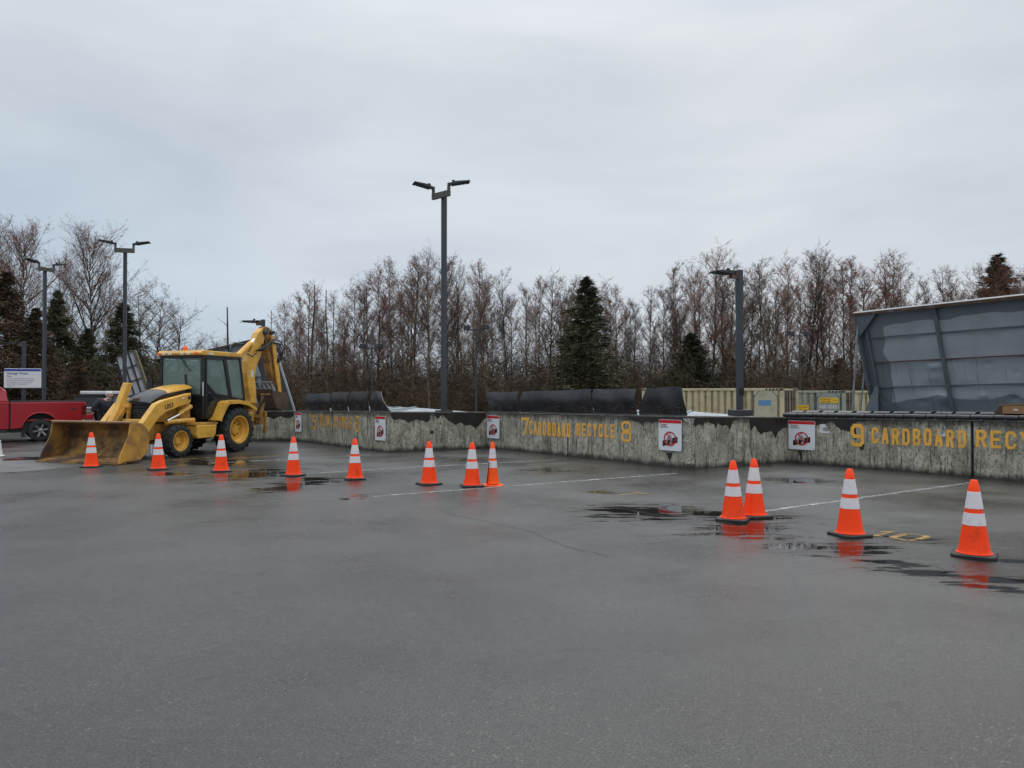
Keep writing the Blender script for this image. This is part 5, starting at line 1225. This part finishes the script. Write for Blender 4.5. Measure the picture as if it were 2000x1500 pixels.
tpart('arch_lip', M_truck, lambda m: m.tube([(-.49*math.cos(math.pi*k/14), YN+.004, .42+.49*math.sin(math.pi*k/14)) for k in range(15)], .025, 6), body, smooth=True)
tpart('bed_step_mark', M_trim, lambda m: (m.box(-.98, -.84, YN+.001, YN+.004, .99, 1.04)), body)
cab_low = [(.84, .40), (.84, 1.25), (3.6, 1.22), (4.45, 1.10), (4.50, .80), (4.48, .45), (3.3+.48, .42)]+[(3.3+.46*math.cos(math.pi*k/10), .42+.46*math.sin(math.pi*k/10)) for k in range(11)]+[(2.8, .38)]
tpart('cab_body', M_truck, lambda m: m.prism(cab_low, YF, YN), bevel=.03)
def green(m, y0, y1, inset):
    q = [(.86, 1.25), (.92, 1.60), (1.05, 1.72), (2.3, 1.74), (3.05, 1.25)]
    n = len(q); vs = [(x, y1-(0 if z < 1.3 else inset), z) for x, z in q]+[(x, y0+(0 if z < 1.3 else inset), z) for x, z in q]
    m.add(vs, [tuple(range(n)), tuple(range(2*n-1, n-1, -1))]+[(i, n+i, n+(i+1) % n, (i+1) % n) for i in range(n)])
tpart('cab_roof', M_truck, lambda m: green(m, YF+.02, YN-.02, .14), bevel=.03)
def swin(m, pts, k=.0):
    inset = lambda z: .02+.14*(z-1.25)/.47 if z > 1.25 else .02
    m.add([(x, YN-inset(z)+.012, z) for x, z in pts], [tuple(range(len(pts)))])
tpart('side_window', M_glassd, lambda m: swin(m, [(1.12, 1.30), (1.08, 1.50), (1.16, 1.62), (1.75, 1.63), (1.75, 1.30)]))
tpart('side_window', M_glassd, lambda m: swin(m, [(1.85, 1.30), (1.85, 1.63), (2.3, 1.64), (2.8, 1.32)]))
tpart('door_gap', M_trim, lambda m: (m.box(.805, .835, YN-.14, YN-.03, .42, 1.24), m.box(1.78, 1.795, YN+.001, YN+.003, .45, 1.25)))
tpart('door_handle', M_trim, lambda m: (m.box(1.2, 1.42, YN+.002, YN+.03, 1.05, 1.09), m.box(2.2, 2.4, YN+.002, YN+.03, 1.05, 1.09)), bevel=.008)
tpart('running_board', M_trim, lambda m: m.box(.9, 2.7, YN-.12, YN+.02, .30, .38), bevel=.01)
tpart('underbody', M_trim, lambda m: m.box(-1.0, 4.3, YF+.15, YN-.15, .30, .60))
tpart('tail_lamp', M_taill, lambda m: (m.prism([(-1.235, 1.14), (-1.20, .84), (-1.12, .82), (-1.12, 1.12)], YN+.001, YN+.02), m.box(-1.27, -1.19, YN-.16, YN-.0, .84, 1.14)), bevel=.006)
tpart('tail_lamp', M_taill, lambda m: m.box(-1.27, -1.19, YF, YF+.16, .84, 1.14))
tpart('tailgate', M_plat, lambda m: (m.box(-1.78, -1.20, YF+.12, YN-.12, .98, 1.04)), bevel=.01)
tpart('rear_bumper', M_truck, lambda m: (m.box(-1.48, -1.16, YF+.02, YN-.02, .66, .84)), bevel=.03)
tpart('bumper_step', M_alloy, lambda m: m.box(-1.50, -1.2, YF+.05, YN-.05, .843, .863))
def twheel(x, y, s):
    T = Matrix.Translation((x, y, RW)) @ Matrix.Rotation(R(-90)*s, 4, 'X'); hw = .12; m = MB()
    m.lathe([(.22, -hw), (.30, -hw), (RW-.02, -hw*.9), (RW, -hw*.6), (RW, hw*.6), (RW-.02, hw*.9), (.30, hw), (.22, hw)], 36, T, close=True)
    ty = m.build('wheel', M_rub, TK, smooth=True, auto=True); m = MB()
    m.lathe([(.225, hw*.9), (.215, hw*.9), (.20, 0), (.05, 0)], 30, T, cap0=False); m.build('wheel_well_disc', M_blk, ty, smooth=True, auto=True); m = MB()
    for k in range(6):
        a = 2*math.pi*k/6+.2; q = [Vector((rr2*math.cos(a+da), rr2*math.sin(a+da), hw*zz)) for rr2, da, zz in ((.04, -.7, .75), (.04, .7, .75), (.212, .13, .88), (.212, -.13, .88))]
        m.hexa([T @ v for v in q], [T @ (v-Vector((0, 0, .03))) for v in q])
    m.lathe([(.055, hw*.6), (.055, hw*.86), (.03, hw*.95)], 16, T); m.build('alloy_spokes', M_alloy, ty)
for x in (0, WB):
    twheel(x, YN-.13, 1); twheel(x, YF+.13, -1)

# ------------------------------------------------------------------ person behind the tailgate
def person():
    base = Vector((P(206, 800, 25.4).x, 25.4, 0))
    o = thing('person', 'white haired person in a dark jacket leaning beside the pickup tailgate', 'person', base, 0)
    # joints: local x right in picture, y away, z up ; facing right, leaning forward
    J = dict(pel=(-.10, 0, .84), sp=(-.04, 0, 1.05), ch=(.02, 0, 1.22), nk=(.07, 0, 1.33), hd=(.11, 0, 1.42), ht=(.125, 0, 1.50),
             ls=(-.10, -.17, 1.25), le=(-.25, -.22, 1.06), lw=(-.28, -.24, .88), rs=(.05, .17, 1.25), re=(.12, .24, 1.03), rw=(.22, .22, .90),
             lh=(-.12, -.10, .80), lk=(-.05, -.11, .45), la=(-.10, -.11, .08), lt=(.06, -.12, .04), rh=(-.10, .10, .80), rk=(.02, .11, .45), rfa=(.0, .11, .08), rt=(.16, .12, .04))
    Rr = dict(pel=.15, sp=.145, ch=.16, nk=.06, hd=.062, ht=.05, ls=.075, le=.052, lw=.038, rs=.075, re=.052, rw=.038, lh=.10, lk=.068, la=.048, lt=.04, rh=.10, rk=.068, rfa=.048, rt=.04)
    E_ = [('pel', 'sp'), ('sp', 'ch'), ('ch', 'nk'), ('nk', 'hd'), ('hd', 'ht'), ('ch', 'ls'), ('ls', 'le'), ('le', 'lw'), ('ch', 'rs'), ('rs', 're'), ('re', 'rw'), ('pel', 'lh'), ('lh', 'lk'), ('lk', 'la'), ('la', 'lt'), ('pel', 'rh'), ('rh', 'rk'), ('rk', 'rfa'), ('rfa', 'rt')]
    def skin(name, keys, mat, grow=0.0, root='pel', extra=None):
        ks = list(keys); pts = [J[k] for k in ks]; rad = [Rr[k]+grow for k in ks]; es = [(ks.index(a), ks.index(b)) for a, b in E_ if a in ks and b in ks]
        if extra:
            for (ref, p, r) in extra:
                pts.append(p); rad.append(r); es.append(((ks.index(ref) if isinstance(ref, str) else len(pts)-1+ref), len(pts)-1))
        me = bpy.data.meshes.new(name); me.from_pydata(pts, es, []); ob = bpy.data.objects.new(name, me); COL.objects.link(ob); ob.parent = o
        me.skin_vertices.new() if hasattr(me.skin_vertices, 'new') and not me.skin_vertices else None
        md = ob.modifiers.new('skin', 'SKIN'); ss_ = ob.modifiers.new('sub', 'SUBSURF'); ss_.levels = 2; ss_.render_levels = 2; md.use_smooth_shade = True
        if not me.skin_vertices:
            bpy.context.view_layer.objects.active = ob
        for i, v in enumerate(me.skin_vertices[0].data): v.radius = (rad[i], rad[i]); v.use_root = (ks[i] == root if i < len(ks) else False)
        ob.data.materials.append(mat); return ob
    def hand(w, dx, dz):
        ex = []
        px, py, pz = J[w]; palm = (px+dx*.07, py, pz+dz*.07); ex.append((w, palm, .028))
        for k in range(4):
            ex.append((-1 if k == 0 else -(1+2*k), (palm[0]+dx*.05, py-.03+.02*k, palm[2]+dz*.05-.01), .009))
            ex.append((-1, (palm[0]+dx*(.075-.004*abs(k-1.5)), py-.03+.02*k, palm[2]+dz*.06-.03), .008))
        ex.append((-9, (palm[0]+dx*.01+.01, py-.04, palm[2]-.02), .010))
        return ex
    skin('body', list(J), M_skin, 0, extra=hand('lw', -.6, -.7)+[((r if isinstance(r, str) else r), p, q) for r, p, q in hand('rw', .6, -.7)])
    skin('jacket', ['sp', 'ch', 'ls', 'le', 'lw', 'rs', 're', 'rw', 'pel'], M_jack, .05)
    skin('trousers', ['pel', 'lh', 'lk', 'la', 'rh', 'rk', 'rfa'], M_troub, .035)
    hc = Vector((.12, 0, 1.475))
    def ell(name, c, r, mat, par=o, cut=None):
        m = MB(); n, k = 20, 12; vs = []
        for i in range(k+1):
            a = math.pi*i/k
            for j in range(n):
                b = 2*math.pi*j/n; vs.append((c[0]+r[0]*math.sin(a)*math.cos(b), c[1]+r[1]*math.sin(a)*math.sin(b), c[2]+r[2]*math.cos(a)))
        fs = []
        for i in range(k):
            for j in range(n):
                f = (i*n+j, (i+1)*n+j, (i+1)*n+(j+1) % n, i*n+(j+1) % n)
                cc = sum((Vector(vs[q]) for q in f), Vector())/4
                if cut is None or cut(cc): fs.append(f)
        m.add(vs, fs); return m.build(name, mat, par, smooth=True)
    ell('head', (.135, 0, 1.455), (.10, .078, .118), M_skin)
    ell('hair', (.118, 0, 1.475), (.110, .090, .112), M_hair, cut=lambda c: c.z > 1.49 or c.x < .10)
    m = MB(); m.prism([(.228, 1.46), (.258, 1.435), (.225, 1.425)], -.012, .012); m.build('nose', M_skin, o)
    m = MB(); m.tube([(.218, -.022, 1.40), (.226, 0, 1.398), (.218, .022, 1.40)], .006, 6); m.build('mouth', M_txt, o)
    for yy in (-.03, .03): ell('eye', (.226, yy, 1.468), (.010, .011, .008), M_ink)
    for yy in (-.08, .08): ell('ear', (.12, yy, 1.45), (.02, .01, .03), M_skin)
    ell('collar', (.10, 0, 1.345), (.075, .075, .035), M_shirt)
    for yy in (-.12, .12): ell('shoe', ((-.02 if yy < 0 else .08), yy, .045), (.14, .055, .05), M_blk)
    return o
try: person()
except Exception as e: print('PERSON', repr(e))

# ------------------------------------------------------------------ trees
def rvec(rnd, el, az): return Vector((math.cos(el)*math.cos(az), math.cos(el)*math.sin(az), math.sin(el)))
def blade(vs, fs, a, b, w, rnd):
    d = b-a; s = d.cross(Vector((rnd.uniform(-1, 1), rnd.uniform(-1, 1), rnd.uniform(-.3, .3))))
    if s.length < 1e-6: return
    s = s.normalized()*w; o = len(vs); vs += [a-s, a+s, b]; fs.append((o, o+1, o+2))
def limb(m, pts, r0, r1, n=3):
    k = len(pts); m.tube(pts, [r0+(r1-r0)*i/(k-1) for i in range(k)], n, cap=False)
def bare_tree(seed, spread=1.0, first=.25, Ht=14.0, dens=1.0, lean=.0, multi=1):
    rnd = random.Random(seed); tr = MB(); br = MB(); tw = MB(); tv, tf = [], []
    for q in range(multi):
        az0 = rnd.uniform(0, 6.28); ln = lean+(.10 if multi > 1 else 0)
        H_ = Ht*(1 if q == 0 else rnd.uniform(.75, .95)); K = 12; pts = []; x = y = 0.0; sx = math.cos(az0)*ln; sy = math.sin(az0)*ln
        for i in range(K+1):
            z = H_*i/K; pts.append(Vector((x, y, z))); x += sx*H_/K*(1-.5*i/K)+rnd.gauss(0, .05); y += sy*H_/K*(1-.5*i/K)+rnd.gauss(0, .05)
        rt = .10*(1 if q == 0 else .75); limb(tr, pts, rt, .012, 7)
        def at(f):
            g = f*K; i = min(K-1, int(g)); return pts[i].lerp(pts[i+1], g-i)
        nb = int(50*dens/ (1+.5*(multi-1)))
        for b in range(nb):
            f = first+(.985-first)*(b/nb)**.85
            Lb = spread*(.5+3.4*math.sin(math.pi*min(1, (1-f)*.92+.08))**.8*(1-f*.5))*rnd.uniform(.45, 1.2)
            az = rnd.uniform(0, 6.283); el = R(rnd.uniform(32, 66)); p = at(f); bp = [p]; d = rvec(rnd, el, az)
            for s in range(4):
                d = (d+Vector((rnd.gauss(0, .12), rnd.gauss(0, .12), .10))).normalized(); p = p+d*Lb/4; bp.append(p)
            limb(br, bp, .008+.010*Lb, .005, 3)
            for s in range(int(3+Lb*3.6)):
                g = rnd.uniform(.2, 1)*4; i = min(3, int(g)); sp = bp[i].lerp(bp[i+1], g-i)
                dd = ((bp[i+1]-bp[i]).normalized()*.9+rvec(rnd, rnd.uniform(-.4, 1.1), rnd.uniform(0, 6.283))*.8).normalized(); Ls = Lb*rnd.uniform(.18, .42)+.12
                e1 = sp+dd*Ls*.5; e2 = e1+(dd+Vector((rnd.gauss(0, .2), rnd.gauss(0, .2), .18))).normalized()*Ls*.5
                limb(br, [sp, e1, e2], .008, .004, 3)
                for t in range(5):
                    h = rnd.uniform(.15, 1); q0 = sp.lerp(e1, h*2) if h < .5 else e1.lerp(e2, h*2-1)
                    d3 = (dd*.7+rvec(rnd, rnd.uniform(-.5, 1.2), rnd.uniform(0, 6.283))).normalized(); q1 = q0+d3*rnd.uniform(.14, .42)
                    blade(tv, tf, q0, q1, .008, rnd)
                    for u in range(3):
                        q2 = q0.lerp(q1, rnd.uniform(.3, 1)); q3 = q2+(d3*.6+rvec(rnd, rnd.uniform(-.8, 1.2), rnd.uniform(0, 6.283))).normalized()*rnd.uniform(.07, .2); blade(tv, tf, q2, q3, .0075, rnd)
    tw.add(tv, tf)
    return tr, br, tw
PROTO = []
def tree_proto(seed, twig, **kw):
    tr, br, tw = bare_tree(seed, **kw)
    o = thing('bare_tree', 'bare', 'tree', (0, 0, -50)); tr.build('trunk', M_bark, o, smooth=True)
    b = br.build('limbs', M_bark, o)
    # crown: limbs and twigs in one mesh of two materials
    bpy.data.objects.remove(b)
    c = MB(); c.m = 0; c.add(br.v, br.f); c.m = 1; c.add(tw.v, tw.f); c.build('crown', [M_bark, twig], o)
    PROTO.append(o); return o
for sd, kw in enumerate([dict(), dict(spread=.85, first=.35), dict(spread=1.15, first=.2), dict(multi=2, spread=.9), dict(spread=.8, first=.45, dens=.8), dict(multi=3, spread=.85, dens=1.1), dict(spread=1.0, first=.3, lean=.05)]):
    tree_proto(100+sd, M_twigr if sd % 2 == 0 else M_twigg, **kw)
wide = tree_proto(300, M_twigr, spread=1.75, first=.2, dens=1.5, multi=1)
PROTO.pop()
airy = tree_proto(301, M_twigg, spread=1.3, first=.25, dens=.7, multi=2)
PROTO.pop()
SKY = [(500, 650), (540, 625), (590, 562), (640, 575), (690, 548), (740, 522), (780, 498), (825, 492), (870, 522), (910, 512), (970, 512), (1010, 530), (1050, 548), (1110, 532), (1160, 558), (1200, 556),
       (1245, 540), (1290, 562), (1320, 512), (1370, 500), (1410, 503), (1450, 525), (1500, 492), (1540, 502), (1590, 482), (1640, 502), (1690, 512), (1730, 497), (1790, 508), (1830, 530), (1870, 525), (1910, 530), (1960, 515), (2060, 500)]
SKY = [(a, b+(13 if a > 1270 else 4)) for a, b in SKY]
def sky_y(px):
    for (a, ya), (b, yb) in zip(SKY, SKY[1:]):
        if a <= px <= b: return ya+(yb-ya)*(px-a)/(b-a)
    return SKY[0][1] if px < SKY[0][0] else SKY[-1][1]
REG = [(500, 600, 'bare tree in the low part of the row just right of the backhoe boom'), (600, 740, 'bare tree behind the metal recycle flaps'), (740, 865, 'tall bare tree in the dense stand left of the middle lamp post'),
       (865, 1060, 'bare tree between the middle lamp post and the dark conifer'), (1060, 1230, 'bare tree beside or behind the dark conifer'), (1230, 1440, 'bare tree left of the near single arm lamp post'),
       (1440, 1680, 'bare tree behind the shipping containers right of the near lamp post'), (1680, 2100, 'bare tree rising behind the big raised lid')]
rnd = random.Random(5)
def plant(proto, px, topy, Y, label, group, sxy=1.0, base=-.9, name=None):
    Hh = P(px, topy, Y).z-base; s = Hh/14.0
    q = P(px, 760, Y); o = dup(proto, (q.x, q.y, base), rnd.uniform(0, 6.28), (s*sxy, s*sxy, s), label, group)
    return o
px = 506
while px < 2050:
    lab = next(l for a, b, l in REG if a <= px < b); g = lab.replace('bare tree', 'bare trees')
    plant(rnd.choice(PROTO), px, sky_y(px)+rnd.choice((-8, 0, 6, 14, 40))+rnd.uniform(-6, 12), rnd.uniform(50, 58), lab, g, rnd.uniform(.8, 1.25)); px += rnd.uniform(17, 34)
px = 512
while px < 2060:
    lab = next(l for a, b, l in REG if a <= px < b); lab2 = 'farther '+lab; g = lab2.replace('bare tree', 'bare trees')
    plant(rnd.choice(PROTO), px, sky_y(px)+rnd.uniform(25, 85), rnd.uniform(62, 82), lab2, g, rnd.uniform(.9, 1.3)); px += rnd.uniform(32, 54)
plant(wide, 172, 478, 46, 'broad bare tree with a rounded crown left of the two headed lamp post', None, 1.0, 0)
plant(wide, 45, 472, 52, 'tall bare tree at the far left above the dark conifers', None, 1.0, 0)
plant(wide, -30, 470, 54, 'bare tree cut by the left picture edge', None, 1.1, 0)
plant(airy, 118, 500, 58, 'thin bare tree between the two big bare trees on the left', None, .9, 0)
plant(airy, 285, 562, 42, 'pale bare tree right of the dark conifer left of the cab', None, 1.5, 0)
plant(airy, 335, 612, 44, 'small airy bare tree above the backhoe cab', None, 1.8, 0)
plant(airy, 232, 560, 60, 'bare tree behind the dark conifer on the left', None, 1.2, 0)
plant(airy, 440, 668, 48, 'low twiggy tree behind the backhoe roof', None, 1.6, -.9)
for ptp in PROTO+[wide, airy]:
    for ch in list(ptp.children): bpy.data.objects.remove(ch)
    bpy.data.objects.remove(ptp)
def snag(px, top, Y, lean, label, r=.11):
    q = P(px, 800, Y); h = P(px, top, Y).z+.9; o = thing('dead_tree', label, 'tree', (q.x, q.y, -.9)); m = MB()
    m.tube([(lean*h*i/6+rnd.gauss(0, .03), 0, h*i/6) for i in range(7)], [r*(1-.11*i) for i in range(7)], 7); m.build('trunk', M_bark, o, smooth=True)
    m = MB()
    for k in range(14): z = h*rnd.uniform(.45, .95); a = rnd.uniform(0, 6.28); L_ = rnd.uniform(.2, .8); m.tube([(lean*z, 0, z), (lean*z+math.cos(a)*L_, math.sin(a)*L_, z+L_*.5)], [.018, .006], 4)
    m.build('stubs', M_bark, o)
snag(443, 600, 44, .005, 'bare dead trunk standing alone behind the backhoe roof')
snag(603, 556, 48, .04, 'slanting dead trunk above the leftmost flaps')
snag(639, 566, 48, -.005, 'straight dead trunk left of the middle lamp post', .09)
snag(530, 606, 48, 0, 'thin straight dead trunk right of the backhoe boom', .06)
snag(836, 560, 47, .0, 'dark straight dead trunk in the stand left of the middle lamp post', .09)

def conifer(seed, Ht=12.0, Rm=2.4, n=9000, mat=None, ragged=.4):
    rd = random.Random(seed); m = MB(); vs, fs = [], []; tr = MB(); tr.tube([(0, 0, 0), (0, 0, Ht*.98)], [.2, .02], 8)
    nb = 210
    for b in range(nb):
        f = (b+rd.random())/nb; z = Ht*(.03+.96*f); Lb = Rm*((1-f)**.80)*rd.uniform(1-ragged, 1.12)+.04; az = rd.uniform(0, 6.283); el = R(rd.uniform(-38, 14)+30*f)
        d = rvec(rd, el, az); droop = -.25*Lb; tip = Vector((0, 0, z))+d*Lb
        tr.tube([(0, 0, z), tuple(Vector((0, 0, z)).lerp(tip, .6)), tuple(tip+Vector((0, 0, droop*.3)))], [.03, .02, .006], 3, cap=False)
        k = int(n/nb*(.35+Lb/Rm))
        for i in range(k):
            g = rd.uniform(.12, 1)**.75; p = Vector((0, 0, z))+d*Lb*g+Vector((0, 0, droop*g*g*.6))+Vector((rd.gauss(0, .20), rd.gauss(0, .20), rd.gauss(-.12, .30)))*(.12+Lb*.5)
            dn = (d*.8+Vector((rd.gauss(0, .55), rd.gauss(0, .55), rd.gauss(-.35, .4)))).normalized(); e = p+dn*rd.uniform(.12, .32)
            blade(vs, fs, p, e, rd.uniform(.022, .05), rd)
    m.add(vs, fs); o = thing('conifer', 'c', 'tree', (0, 0, -60)); tr.build('trunk', M_bark, o); m.build('crown', mat, o); return o
cf = conifer(1, 12, 2.3, 26000, M_leafg); cf2 = conifer(2, 12, 2.6, 26000, M_leafb, .45)
def plantc(proto, px, top, Y, wpx, label, base=-.9, Rm=2.3):
    Hh = P(px, top, Y).z-base; q = P(px, 760, Y); sxy = wpx*Y/FPX/Rm
    dup(proto, (q.x, q.y, base), rnd.uniform(0, 6.28), (sxy, sxy, Hh/12.0), label, None)
plantc(cf, 1146, 540, 49, 112, 'large dark green conifer in the middle of the tree row')
plantc(cf, 1350, 650, 50, 100, 'low dark evergreen left of the near single arm lamp post')
plantc(cf, 1425, 690, 56, 60, 'dark evergreen bush behind the near single arm lamp post')
plantc(cf, 1950, 496, 56, 115, 'dark conifer top rising above the big raised lid')
plantc(cf, 1640, 700, 60, 60, 'small dark evergreen behind the placarded container')
plantc(cf, 240, 592, 38, 90, 'dark conifer left of the backhoe cab', 0)
plantc(cf2, 12, 530, 36, 105, 'reddish brown conifer at the left picture edge', 0, 2.6)
plantc(cf, 112, 566, 40, 70, 'green conifer between the lamp posts on the left', 0)
plantc(cf2, 70, 600, 37, 80, 'brownish conifer above the notice board', 0, 2.6)
plantc(cf, 170, 640, 41, 70, 'dark evergreen behind the grey shed', 0)
plantc(cf2, 150, 690, 36, 60, 'low brownish evergreen above the shed roof', 0, 2.6)
plantc(cf, 310, 700, 42, 60, 'low dark evergreen behind the backhoe hood', 0)
for p_ in (cf, cf2):
    for ch in list(p_.children): bpy.data.objects.remove(ch)
    bpy.data.objects.remove(p_)

# undergrowth: tangle nobody could count
def brush(name, X0, X1, Y0, Y1, n, hmin, hmax, seed, mat, base=-.9, label='brown leafless undergrowth', hf=None):
    rd = random.Random(seed); vs, fs = [], []
    for i in range(n):
        fx = rd.random(); x = X0+(X1-X0)*fx; y = rd.uniform(Y0, Y1); h = rd.uniform(hmin, hmax)*(hf(x, y) if hf else 1); a = Vector((x, y, base)); ln = Vector((rd.gauss(0, .3), rd.gauss(0, .3), 1)).normalized()
        b = a+ln*h; blade(vs, fs, a, b, .022, rd)
        for k in range(9):
            p = a.lerp(b, rd.uniform(.15, 1)); e = p+Vector((rd.gauss(0, .5), rd.gauss(0, .5), rd.uniform(-.1, .8))).normalized()*rd.uniform(.3, .9); blade(vs, fs, p, e, .018, rd)
            q = p.lerp(e, .6); blade(vs, fs, q, q+Vector((rd.gauss(0, .4), rd.gauss(0, .4), rd.gauss(0, .4))), .014, rd)
    m = MB(); m.add(vs, fs); o = m.build(name, mat); return tag(o, label, 'undergrowth', None, 'stuff')
brush('undergrowth', -22, 48, 47, 62, 9500, 1.6, 5.2, 11, M_brush, -.9, 'brown leafless undergrowth between the tree trunks')
brush('far_wood', -34, 70, 84, 98, 9000, 3.5, 9.0, 12, M_brush, -.9, 'dark far wood behind the bare trees')
brush('roadside_brush', -44, -12, 36, 46, 3000, 1.2, 3.6, 13, M_brush, 0, 'dark brush behind the red pickup and the shed')
print('objects', len(bpy.data.objects))
